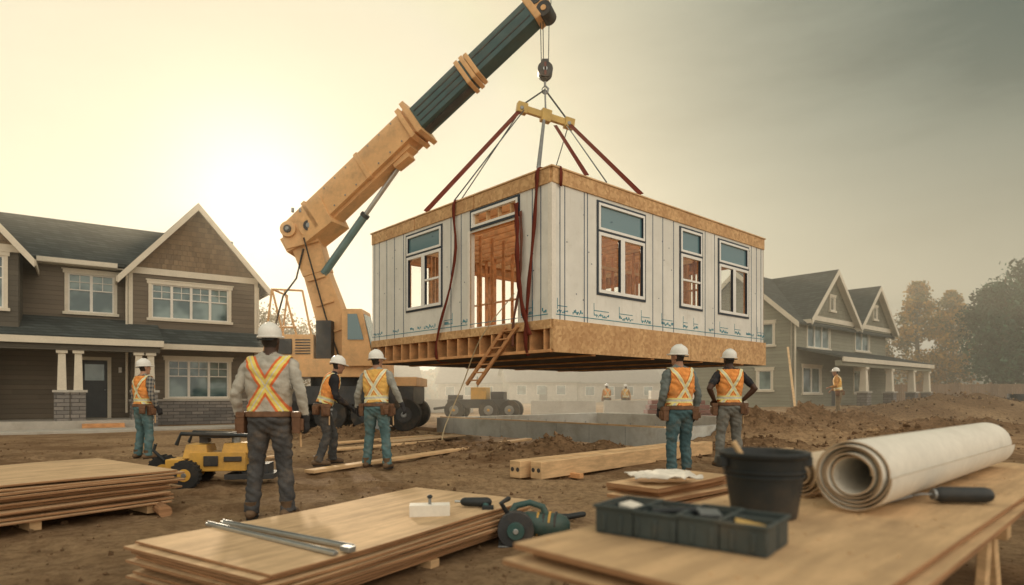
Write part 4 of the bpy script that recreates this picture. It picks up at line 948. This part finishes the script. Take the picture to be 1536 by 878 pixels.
# ------------------------------------------------------------------ people
def clothmat(n,c,var=.2):
    m,nt,b=base_mat(n); v=coords(nt)
    col=mixc(nt,maprange(nt,noise_n(nt,v,7,4),.3,.7),tuple(x*(1-var) for x in c),tuple(x*(1+var) for x in c))
    col=mixc(nt,maprange(nt,noise_n(nt,v,3,6,.7),.48,.7,0,.4),col,(.24,.17,.11))
    nt.links.new(col,b.inputs['Base Color']); b.inputs['Roughness'].default_value=.9; b.inputs['Specular IOR Level'].default_value=.15
    n1=bump(nt,b,noise_n(nt,v,14,4,.6),.7,.025); bump(nt,b,noise_n(nt,v,180,2),.2,.003,n1)
clothmat('sh_grey',(.42,.40,.35)); clothmat('sh_grey2',(.30,.30,.27)); clothmat('sh_black',(.03,.03,.034)); clothmat('sh_teal',(.15,.175,.17)); clothmat('sh_ora',(.45,.22,.07))
clothmat('tr_char',(.07,.07,.072)); clothmat('tr_jean',(.065,.12,.135)); clothmat('tr_teal',(.095,.165,.175)); clothmat('tr_grey',(.17,.17,.155)); clothmat('tr_dk',(.07,.07,.07)); clothmat('tr_brown',(.18,.14,.09))
def plaid():
    m,nt,b=base_mat('sh_plaid'); v=coords(nt); s=nt.nodes.new('ShaderNodeSeparateXYZ'); nt.links.new(v,s.inputs[0])
    a=math_n(nt,'LESS_THAN',math_n(nt,'FRACT',math_n(nt,'MULTIPLY',math_n(nt,'ADD',s.outputs[0],s.outputs[1]),14.)),.45); c=math_n(nt,'LESS_THAN',math_n(nt,'FRACT',math_n(nt,'MULTIPLY',s.outputs[2],14.)),.45)
    f=math_n(nt,'MULTIPLY',math_n(nt,'ADD',a,c),.5); nt.links.new(mixc(nt,f,(.28,.25,.21),(.035,.045,.055)),b.inputs['Base Color']); b.inputs['Roughness'].default_value=.9
    bump(nt,b,noise_n(nt,v,14),.5,.02)
plaid()
for n,c in (('skin_dark',(.07,.035,.022)),('skin_tan',(.36,.19,.12)),('skin_fair',(.48,.27,.18))): mat(n,c,.5,var=.1,scale=12,bs=80,bst=.1)
mat('hair',(.03,.022,.016),.8,bs=60,bst=.5); mat('eye_white',(.7,.7,.68),.3,bst=0); mat('lip',(.22,.08,.06),.5,bst=0)
def vestmat(name,base,tape=(.66,.58,.12),border=(.62,.09,.02),waist=True,sil=(.62,.62,.55),bw=.046,tpw=.03,sw=.012):
    m,nt,b=base_mat(name); at=nt.nodes.new('ShaderNodeAttribute'); at.attribute_name='tc'; s=nt.nodes.new('ShaderNodeSeparateXYZ'); nt.links.new(at.outputs['Vector'],s.inputs[0])
    x,y,z=s.outputs; ax=math_n(nt,'ABSOLUTE',x)
    zz=math_n(nt,'MULTIPLY',math_n(nt,'SUBTRACT',z,1.24),.62)
    dX=math_n(nt,'ABSOLUTE',math_n(nt,'SUBTRACT',ax,math_n(nt,'ABSOLUTE',zz)))
    dF=math_n(nt,'ABSOLUTE',math_n(nt,'SUBTRACT',ax,.09))
    front=math_n(nt,'GREATER_THAN',y,.02)
    d=math_n(nt,'ADD',math_n(nt,'MULTIPLY',dF,front),math_n(nt,'MULTIPLY',dX,math_n(nt,'SUBTRACT',1.,front)))
    v=coords(nt)
    bc=mixc(nt,maprange(nt,noise_n(nt,v,9),.3,.7),tuple(k*.8 for k in base),tuple(min(1,k*1.15) for k in base))
    col=mixc(nt,math_n(nt,'LESS_THAN',d,bw),bc,border); col=mixc(nt,math_n(nt,'LESS_THAN',d,tpw),col,tape); col=mixc(nt,math_n(nt,'LESS_THAN',d,sw),col,sil)
    if waist:
        dz=math_n(nt,'ABSOLUTE',math_n(nt,'SUBTRACT',z,1.075)); col=mixc(nt,math_n(nt,'LESS_THAN',dz,.034),col,tape); col=mixc(nt,math_n(nt,'LESS_THAN',dz,.014),col,sil)
    col=mixc(nt,maprange(nt,noise_n(nt,v,5,6,.7),.45,.7,0,.35),col,(.30,.20,.11))
    nt.links.new(col,b.inputs['Base Color']); b.inputs['Roughness'].default_value=.75; b.inputs['Specular IOR Level'].default_value=.2
    bump(nt,b,noise_n(nt,v,16,4),.6,.025)
vestmat('vest_grey',(.42,.40,.35),(.78,.64,.17),(.68,.15,.045),False,bw=.06,tpw=.036,sw=.006); vestmat('vest_orange',(.80,.31,.08),(.80,.72,.30),(.58,.14,.035)); vestmat('vest_yellow',(.76,.45,.12),(.82,.76,.42),(.62,.20,.05))
def hand(m,wr,d,n_,mt,curl=.9,sc_=1.,side=1):
    d=V(d).normalized(); n_=(V(n_)-d*V(n_).dot(d)).normalized(); s=d.cross(n_).normalized()*side
    k=sc_; wr=V(wr)
    vs=[];fs=[];rg=((-.02,.026,.022),(.01,.03,.02),(.045,.041,.018),(.085,.043,.016),(.1,.038,.012)); N=12
    for t,rx,ry in rg:
        for i in range(N):
            a=i/N*6.2832; vs.append(wr+d*t*k+s*math.cos(a)*rx*k+n_*math.sin(a)*ry*k)
    for i in range(len(rg)-1):
        for j in range(N): fs.append((i*N+j,i*N+(j+1)%N,(i+1)*N+(j+1)%N,(i+1)*N+j))
    fs+=[tuple(range(N)),tuple((len(rg)-1)*N+j for j in range(N))]; m.add(vs,fs,mt)
    for i,(o_,L_) in enumerate(((.032,.072),(.011,.08),(-.011,.075),(-.031,.058))):
        p=wr+d*.09*k+s*o_*k; a=curl*(.25+.06*i); pts=[p]; 
        for j,fr in enumerate((.45,.32,.23)):
            dd=(d*math.cos(a)+n_*math.sin(a)); p=p+dd*L_*fr*k; pts.append(p); a+=curl*.55
        m.tube(pts,[.0115*k,.0105*k,.0095*k,.0075*k],mt,8,rnd=True)
    p=wr+d*.03*k+s*.03*k; m.tube([p,p+(d*.6+s*.6+n_*.35).normalized()*.035*k,p+(d*.8+s*.45+n_*.5).normalized()*.065*k,p+(d*.95+s*.3+n_*.6).normalized()*.085*k],[.015*k,.013*k,.0115*k,.009*k],mt,8,rnd=True)
def person(loc,yaw,P,voxel=.013):
    x,y=loc; s=P.get('h',1.78)/1.78
    e=empty('construction_worker',(x,y,P.get('z',H(x,y))-.0),yaw); e.scale=(s,s,s)
    lean=P.get('lean',0.); sl=P.get('side',0.); tw=P.get('twist',0.)
    RM=Euler((-lean,sl,tw),'XYZ').to_matrix(); piv=V((0,0,.95)); hs=V((*P.get('hip',(0,0)),0))
    def T(p):
        p=V(p); k=ss((p.z-.88)/.2)
        q=Matrix.Identity(3).lerp(RM,k) if k<1 else RM
        return q@(p-piv)+piv+hs
    Tf=lambda p: RM@(V(p)-piv)+piv+hs
    RMi=RM.inverted(); 
    sh,trs,sk,gl=P['shirt'],P['trousers'],P['skin'],P.get('glove','glove_black')
    b=MB(); g_=P.get('girth',1.)
    b.rings([(.80,0,.10*g_,.08),(.84,-.005,.15*g_,.115),(.92,-.02,.178*g_,.135),(1.0,-.01,.172*g_,.125)],trs,24,2.3,lambda p:T(p))
    b.rings([(.97,-.008,.172*g_,.125),(1.05,.0,.165*g_,.118),(1.14,.0,.165*g_,.118),(1.25,0,.182*g_,.125),(1.35,-.002,.2*g_,.128),(1.42,-.008,.196*g_,.118),(1.465,-.012,.165,.095),(1.50,-.012,.105,.075),(1.525,-.008,.07,.066)],sh,24,2.5,lambda p:T(p))
    for sgn in (-1,1): b.tube([T((sgn*.05,-.01,1.50)),T((sgn*.13,-.008,1.468)),T((sgn*.185,0,1.43))],[.06,.062,.068],sh,12,rnd=True)
    b.tube([T((0,-.012,1.47)),T((0,-.002,1.53)),T((0,.008,1.60))],[.062,.056,.056],sk,14)
    HM=Euler((P.get('hp',0.)-lean*.4,0,P.get('hy',0.)),'XYZ').to_matrix(); hc=Tf((0,.012,1.60))
    Th=lambda p: HM@V(p)+hc
    b.rings([(-.055,.04,.022,.03),(-.042,.036,.045,.05),(-.01,.025,.06,.072),(.03,.015,.067,.085),(.065,.01,.072,.092),(.10,.0,.076,.098),(.14,-.004,.072,.092),(.17,-.004,.055,.07),(.185,0,.02,.03)],sk,20,2.1,Th)
    b.tube([Th((0,.098,.085)),Th((0,.112,.05)),Th((0,.108,.04))],[.009,.014,.013],sk,8,rnd=True)
    b.tube([Th((-.04,.088,.092)),Th((0,.098,.094)),Th((.04,.088,.092))],.011,sk,8,rnd=True)
    b.ell(Th((0,.085,-.035)),(.025,.02,.018),sk,8)
    for sgn in (-1,1): b.ell(Th((sgn*.077,.0,.06)),(.012,.022,.033),sk,10)
    ssl=P.get('short',False); wrists=[]
    for i,(sgn,k) in enumerate(((-1,'L'),(1,'R'))):
        S0=V((sgn*.195,0,1.425)); E0=V(P[k][0]); W0=V(P[k][1])
        S,E,W_=T(S0),Tf(E0),Tf(W0)
        b.tube([S,S.lerp(E,.35),S.lerp(E,.6)],[.070,.064,.062],sh,14,rnd=True)
        lm=sk if ssl else sh; kk=.86 if ssl else 1.
        b.tube([S.lerp(E,.45),S.lerp(E,.8),E,E.lerp(W_,.3),E.lerp(W_,.7),W_],[.055*kk,.054*kk,.052*kk,.053*kk,.044*kk,.037*kk],lm,14)
        wrists.append((E,W_,sgn,P[k]))
    for sgn,k in ((-1,'LL'),(1,'RL')):
        hp=V((sgn*.092,-.01,.90))+hs; kn=V(P[k][0]); an=V(P[k][1])
        pts=[hp+V((0,0,.04)),hp.lerp(kn,.2),hp.lerp(kn,.55),hp.lerp(kn,.88),kn,kn.lerp(an,.25),kn.lerp(an,.6),kn.lerp(an,.9),an+(an-kn).normalized()*.03]
        b.tube(pts,[.098,.105,.09,.075,.073,.074,.069,.07,.074],trs,16)
    tags=list(b.n); me0=bpy.data.meshes.new('src'); me0.from_pydata([tuple(p) for p in b.v],[],b.f)
    o0=bpy.data.objects.new('src',me0); sc.collection.objects.link(o0)
    md=o0.modifiers.new('r','REMESH'); md.mode='VOXEL'; md.voxel_size=voxel
    md=o0.modifiers.new('sm','SMOOTH'); md.factor=.5; md.iterations=3
    dg=bpy.context.evaluated_depsgraph_get(); me=bpy.data.meshes.new_from_object(o0.evaluated_get(dg))
    bvh=BVHTree.FromPolygons([tuple(p) for p in b.v],b.f)
    bpy.data.objects.remove(o0); me.name='body'; me.materials.clear()
    for n in tags+['hair']: me.materials.append(MATS[n])
    ti={n:i for i,n in enumerate(tags+['hair'])}; HMi=HM.inverted()
    vt=[]
    for v in me.vertices:
        r=bvh.find_nearest(v.co); vt.append(b.m[r[2]] if r[2] is not None else 0)
    nrm=[v.normal.copy() for v in me.vertices]
    tcs=[]
    for i,v in enumerate(me.vertices):
        tn=tags[vt[i]]; q=RMi@(v.co-piv-hs)+piv; tcs.append(q)
        if not tn.startswith('skin'):
            a=.013 if tn.startswith('tr') else .011
            w=abs(noise.noise(V((v.co.x*7,v.co.y*7,v.co.z*13+v.co.x*6))))*2-.5
            v.co+=nrm[i]*(a*w+.004*noise.noise(v.co*28))
    for p in me.polygons:
        p.use_smooth=True; cnt={}
        for k in p.vertices: cnt[vt[k]]=cnt.get(vt[k],0)+1
        t=max(cnt,key=cnt.get); 
        if tags[t]==sk:
            q=HMi@(p.center-hc)
            if -.0<q.z and q.y<(-.005 if q.z<.09 else .06) and abs(q.x)<.074: t=ti['hair']
        p.material_index=t
    at=me.attributes.new('tc','FLOAT_VECTOR','POINT'); at.data.foreach_set('vector',[c for q in tcs for c in q])
    o=bpy.data.objects.new('body',me); sc.collection.objects.link(o); o.parent=e
    if P.get('vest'):
        si=ti[sh]; keep=[]
        for p in me.polygons:
            c=V((0,0,0))
            for k in p.vertices: c+=tcs[k]
            c/=len(p.vertices)
            lim=.178+.03*ss((1.35-c.z)/.15)
            if 1.0<c.z<1.51 and abs(c.x)<lim*g_ and abs(c.y)<.165 and p.material_index in (si,ti[trs]) and not (c.y>.03 and abs(c.x)<.05*ss((c.z-1.2)/.3)+.004):
                keep.append(p)
        idx={};vs=[];fs=[];ts=[]
        for p in keep:
            f_=[]
            for k in p.vertices:
                if k not in idx:
                    q=tcs[k]; 
                    idx[k]=len(vs); vs.append(me.vertices[k].co+nrm[k]*.013); ts.append(q)
                f_.append(idx[k])
            fs.append(f_)
        mv=bpy.data.meshes.new('safety_vest'); mv.from_pydata([tuple(v) for v in vs],[],fs); mv.materials.append(MATS[P['vest']])
        at=mv.attributes.new('tc','FLOAT_VECTOR','POINT'); at.data.foreach_set('vector',[c for q in ts for c in q])
        mv.polygons.foreach_set('use_smooth',[True]*len(mv.polygons))
        ov=bpy.data.objects.new('safety_vest',mv); sc.collection.objects.link(ov); ov.parent=e
        md=ov.modifiers.new('s','SOLIDIFY'); md.thickness=.008; md.offset=0
    m=MB()
    for (E,W_,sgn,pk) in wrists:
        d=(W_-E).normalized(); hd=V(pk[2]) if len(pk)>2 and pk[2] is not None else d
        n_=V((-sgn,.25,0)) if abs(hd.z)>.6 else V((0,0,-1)); hand(m,W_,hd,n_,gl if gl else sk,P.get('curl',.9),1.0,1 if (d.cross(n_)).y>0 else -1)
        if gl=='glove_black': m.tube([W_-d*.05,W_-d*.01,W_+d*.02],[.042,.04,.034],gl,12)
    m.obj('hands',e)
    m=MB()
    for sgn,k in ((-1,'LL'),(1,'RL')):
        an=V(P[k][1]); fy=P[k][2] if len(P[k])>2 else -sgn*.12; fm=Matrix.Rotation(fy,3,'Z'); pitch=P[k][3] if len(P[k])>3 else 0; fm=fm@Matrix.Rotation(-pitch,3,'X')
        q=lambda p: fm@V(p)+V((an.x,an.y,an.z-.09))
        m.rings([(0,.05,.046,.135),(.018,.05,.05,.14)],'rubber',18,2.4,q)
        m.tube([q((0,-.065,.055)),q((0,-.02,.06)),q((0,.05,.058)),q((0,.11,.048)),q((0,.155,.042))],[.045,.05,.048,.046,.036],'boot',14,rnd=True)
        m.tube([q((0,-.02,.05)),q((0,-.02,.12)),q((0,-.025,.17))],[.05,.052,.055],'boot',14)
    m.obj('boots',e)
    m=MB()
    for sgn in (-1,1):
        m.ell(Th((sgn*.03,.088,.072)),(.013,.009,.008),'eye_white',8); m.ell(Th((sgn*.03,.095,.072)),(.006,.004,.006),'hair',8); m.tube([Th((sgn*.045,.09,.094)),Th((sgn*.015,.1,.097))],.004,'hair',6)
    m.tube([Th((-.022,.092,.008)),Th((0,.098,.010)),Th((.022,.092,.008))],.006,'lip',8,rnd=True)
    m.obj('face',e)
    m=MB(); HTilt=HM@Matrix.Rotation(.06,3,'X'); hk=1.06
    Q=lambda p: HTilt@V((p[0]*hk,p[1]*hk,p[2]))+hc
    rg=[(.098,-.0,.094,.118),(.115,-.0,.096,.12),(.15,-.003,.096,.118),(.185,-.006,.085,.103),(.215,-.008,.06,.072),(.23,-.008,.03,.038),(.233,-.008,.008,.01)]
    m.rings(rg,'hat_white',32,2.,Q)
    m.rings([(.094,.012,.110,.144),(.104,.012,.112,.147),(.109,.006,.1,.13)],'hat_white',32,2.,Q)
    m.rings([(.088,.055,.082,.118),(.101,.05,.09,.122)],'hat_white',28,2.,Q)
    for dx in (-.03,0,.03): m.tube([Q((dx,.105,.135)),Q((dx,.085,.19)),Q((dx,.04,.222 if dx else .232)),Q((dx,-.03,.226 if dx else .237)),Q((dx,-.08,.195)),Q((dx,-.115,.14))],[.004,.008,.009,.009,.008,.004],'hat_white',8)
    m.tube([Q((.07*math.cos(a),-.09+.03*math.sin(a)-.0,.075)) for a in (3.3,3.9,4.71,5.5,6.1)],.008,'plastic_black',6)
    m.obj('hard_hat',e,angle=50)
    if P.get('belt',True):
        m=MB(); n=30; vs=[];fs=[]
        for i in range(n):
            a=i/n*6.2832
            for r_,z in ((.0,.955),(.014,.955),(.014,1.005),(.0,1.005)): vs.append(V(((.18*g_+r_)*math.copysign(abs(math.cos(a))**.87,math.cos(a)),-.014+(.134+r_)*math.copysign(abs(math.sin(a))**.87,math.sin(a)),z))+hs)
        for i in range(n):
            for j in range(4): fs.append((i*4+j,i*4+(j+1)%4,((i+1)%n)*4+(j+1)%4,((i+1)%n)*4+j))
        m.add(vs,fs,'leather')
        for (a,w,h_,dz) in P.get('pouches',((0.1,.13,.19,0),(2.9,.13,.19,0),(-.75,.09,.14,0))):
            c=V((math.cos(a)*.225*g_,-.014+math.sin(a)*.175,.90+dz))+hs; r_=Euler((0,0,a+math.pi/2))
            m.box(c,(w,.07,h_),'leather',rot=r_,taper=1.12); m.box(c+V((0,0,h_*.36)),(w*1.15,.085,.05),'leather',rot=r_); m.box(c+V((math.cos(a)*.045,math.sin(a)*.045,-.02)),(w*.7,.035,h_*.55),'leather',rot=r_,taper=1.1)
        c=V((.235*g_,.06,.86))+hs; m.tube([c,c+V((.01,.0,-.2))],.012,'wood_lumber',8); m.box(c+V((0,0,.05)),(.03,.11,.03),'steel_dull')
        m.obj('tool_belt',e,.012)
    return e
std=dict(LL=((-.12,.03,.49),(-.145,-.01,.09)),RL=((.12,.03,.49),(.145,-.01,.09)))
person((-2.32,6.0),.05,dict(h=1.82,shirt='sh_grey',trousers='tr_char',skin='skin_dark',vest='vest_grey',hy=-.12,girth=1.1,
    L=((-.305,-.04,1.17),(-.30,.05,.93)),R=((.30,-.05,1.17),(.32,.03,.93)),
    LL=((-.13,.02,.49),(-.16,-.03,.09),.15),RL=((.12,.05,.49),(.165,-.0,.09),-.2),pouches=((0.15,.14,.2,0),(3.0,.13,.2,0))),.011)
person((-6.83,11.6),-.45,dict(h=1.80,shirt='sh_plaid',trousers='tr_teal',skin='skin_fair',vest='vest_orange',hy=-.2,
    L=((-.26,-.02,1.15),(-.24,.10,.92)),R=((.27,-.04,1.16),(.28,.08,.93)),**std))
person((-3.1,10.5),-1.15,dict(h=1.82,shirt='sh_black',trousers='tr_dk',skin='skin_tan',vest='vest_orange',lean=.32,hp=-.1,hy=.1,hip=(0,-.06),
    L=((-.25,.08,1.17),(-.13,.36,1.10)),R=((.25,.10,1.16),(.15,.38,1.08)),
    LL=((-.13,.12,.50),(-.14,.10,.09)),RL=((.13,-.02,.49),(.16,-.16,.09))))
person((-2.15,9.95),-.12,dict(h=1.84,shirt='sh_grey2',trousers='tr_teal',skin='skin_tan',vest='vest_yellow',hy=-.5,lean=.10,side=-.05,
    L=((-.29,-.03,1.17),(-.34,.08,.95)),R=((.31,-.02,1.18),(.38,.07,.96)),
    LL=((-.13,.05,.49),(-.17,.02,.09)),RL=((.13,.03,.49),(.18,-.04,.09))))
person((2.37,8.85),.35,dict(h=1.86,shirt='sh_teal',trousers='tr_jean',skin='skin_tan',vest='vest_orange',hy=.35,lean=.02,
    L=((-.26,-.01,1.16),(-.22,.14,.95)),R=((.27,-.05,1.15),(.27,.04,.90)),
    LL=((-.11,.03,.49),(-.13,-.01,.09)),RL=((.12,.04,.49),(.14,.03,.09))))
person((3.58,10.3),.1,dict(h=1.88,shirt='sh_black',trousers='tr_grey',skin='skin_dark',vest='vest_orange',hy=.1,short=True,glove=None,girth=1.03,
    L=((-.37,-.10,1.22),(-.235,.03,1.04),(.4,.7,-.5)),R=((.37,-.10,1.22),(.235,.03,1.04),(-.4,.7,-.5)),
    LL=((-.13,.03,.49),(-.17,-.01,.09)),RL=((.13,.04,.49),(.17,.0,.09))))
person((11.9,22.8),1.1,dict(h=1.80,shirt='sh_ora',trousers='tr_brown',skin='skin_tan',vest='vest_yellow',lean=.12,glove=None,
    L=((-.26,.05,1.16),(-.12,.25,1.15)),R=((.26,.0,1.16),(.2,.2,1.05)),**std),.018)
person((5.6,37),.3,dict(h=1.76,shirt='sh_ora',trousers='tr_grey',skin='skin_tan',vest='vest_orange',glove=None,L=((-.27,-.02,1.15),(-.28,.06,.92)),R=((.27,.05,1.16),(.2,.25,1.05)),**std),.02)
person((6.9,38),-.6,dict(h=1.74,shirt='sh_ora',trousers='tr_dk',skin='skin_tan',vest='vest_yellow',glove=None,L=((-.27,-.02,1.15),(-.28,.06,.92)),R=((.27,.05,1.16),(.28,.06,.92)),**std),.02)
# ------------------------------------------------------------------ haze volume
m=bpy.data.materials.new('haze'); m.use_nodes=True; nt=m.node_tree; nt.nodes.clear()
o_=nt.nodes.new('ShaderNodeOutputMaterial'); vs_=nt.nodes.new('ShaderNodeVolumeScatter'); vs_.inputs['Color'].default_value=(1,.92,.76,1); vs_.inputs['Density'].default_value=.009; vs_.inputs['Anisotropy'].default_value=.5
nt.links.new(vs_.outputs[0],o_.inputs['Volume']); MATS['haze']=m
hb_=MB(); hb_.bb(-170,190,15,160,-1,16,'haze'); hb_.obj('dust_haze',smooth=False)
# ------------------------------------------------------------------ world, sun, camera
AZ,EL=R(-22),R(16)
S=V((math.sin(AZ)*math.cos(EL),math.cos(AZ)*math.cos(EL),math.sin(EL)))
w=bpy.data.worlds.new('World'); sc.world=w; w.use_nodes=True; nt=w.node_tree; nt.nodes.clear()
out=nt.nodes.new('ShaderNodeOutputWorld'); sky=nt.nodes.new('ShaderNodeTexSky'); sky.sky_type='NISHITA'; sky.sun_disc=False
sky.sun_elevation=EL; sky.sun_rotation=AZ; sky.dust_density=3; sky.air_density=1.0
b1=nt.nodes.new('ShaderNodeBackground'); b1.inputs[1].default_value=.05
# hazy air filters the clear-sky light warm and caps its glare
nt.links.new(mixc(nt,1.,mixc(nt,1.,sky.outputs[0],(.82,.68,.45),'MULTIPLY'),(6.,5.4,4.1),'DARKEN'),b1.inputs[0])
tcn=nt.nodes.new('ShaderNodeTexCoord')
def dotn(v):
    n=nt.nodes.new('ShaderNodeVectorMath'); n.operation='DOT_PRODUCT'; nt.links.new(tcn.outputs['Generated'],n.inputs[0]); n.inputs[1].default_value=v; return n.outputs['Value']
ds=dotn(S); sp=nt.nodes.new('ShaderNodeSeparateXYZ'); nt.links.new(tcn.outputs['Generated'],sp.inputs[0])
dk=maprange(nt,dotn(V((.74,.55,.58)).normalized()),.62,.99,0,1)
mp=nt.nodes.new('ShaderNodeMapping'); mp.inputs['Scale'].default_value=(1.2,1.2,5); mp.inputs['Rotation'].default_value=(.0,.35,0); nt.links.new(tcn.outputs['Generated'],mp.inputs[0])
cl=maprange(nt,noise_n(nt,mp.outputs[0],1.6,6,.55),.3,.75,-.22,.22)
dk2=math_n(nt,'ADD',dk,math_n(nt,'MULTIPLY',cl,.8)); dk2=math_n(nt,'MINIMUM',math_n(nt,'MAXIMUM',dk2,0.),1.)
col=mixc(nt,dk2,(.43,.45,.35),(.025,.055,.045))
hz=maprange(nt,sp.outputs[2],0.,.42,.8,0)
col=mixc(nt,hz,col,(.38,.31,.20))
gl_=math_n(nt,'MULTIPLY',math_n(nt,'POWER',math_n(nt,'MAXIMUM',ds,0.),6.),.85)
col=mixc(nt,gl_,col,(.68,.58,.39))
gl2=math_n(nt,'POWER',math_n(nt,'MAXIMUM',ds,0.),160.)
col=mixc(nt,gl2,col,(1.1,1.0,.78))
back_fill=maprange(nt,dotn(V((0.6,-1,.3)).normalized()),-.1,.75,0,1)  # extra sky brightness added behind the camera to fill the front faces
col=mixc(nt,back_fill,col,(1.35,1.2,.97))
b2=nt.nodes.new('ShaderNodeBackground'); b2.inputs[1].default_value=1.; nt.links.new(col,b2.inputs[0])
ad=nt.nodes.new('ShaderNodeAddShader'); nt.links.new(b1.outputs[0],ad.inputs[0]); nt.links.new(b2.outputs[0],ad.inputs[1]); nt.links.new(ad.outputs[0],out.inputs[0])
su=bpy.data.lights.new('sun','SUN'); su.energy=4.6; su.angle=R(2.); su.color=(1,.82,.58)
so=bpy.data.objects.new('sun',su); sc.collection.objects.link(so); so.rotation_euler=(-S).to_track_quat('-Z','Y').to_euler()
cam=bpy.data.cameras.new('camera'); co=bpy.data.objects.new('camera',cam); sc.collection.objects.link(co)
co.location=(0,0,1.2); co.rotation_euler=(R(90),0,0); cam.lens=22; cam.sensor_width=36; cam.shift_y=.099; cam.clip_end=2000; cam.clip_start=.05
cam.dof.use_dof=True; cam.dof.focus_distance=11; cam.dof.aperture_fstop=1.2
sc.camera=co
sc.view_settings.view_transform='Standard'; sc.view_settings.look='None'; sc.view_settings.exposure=0
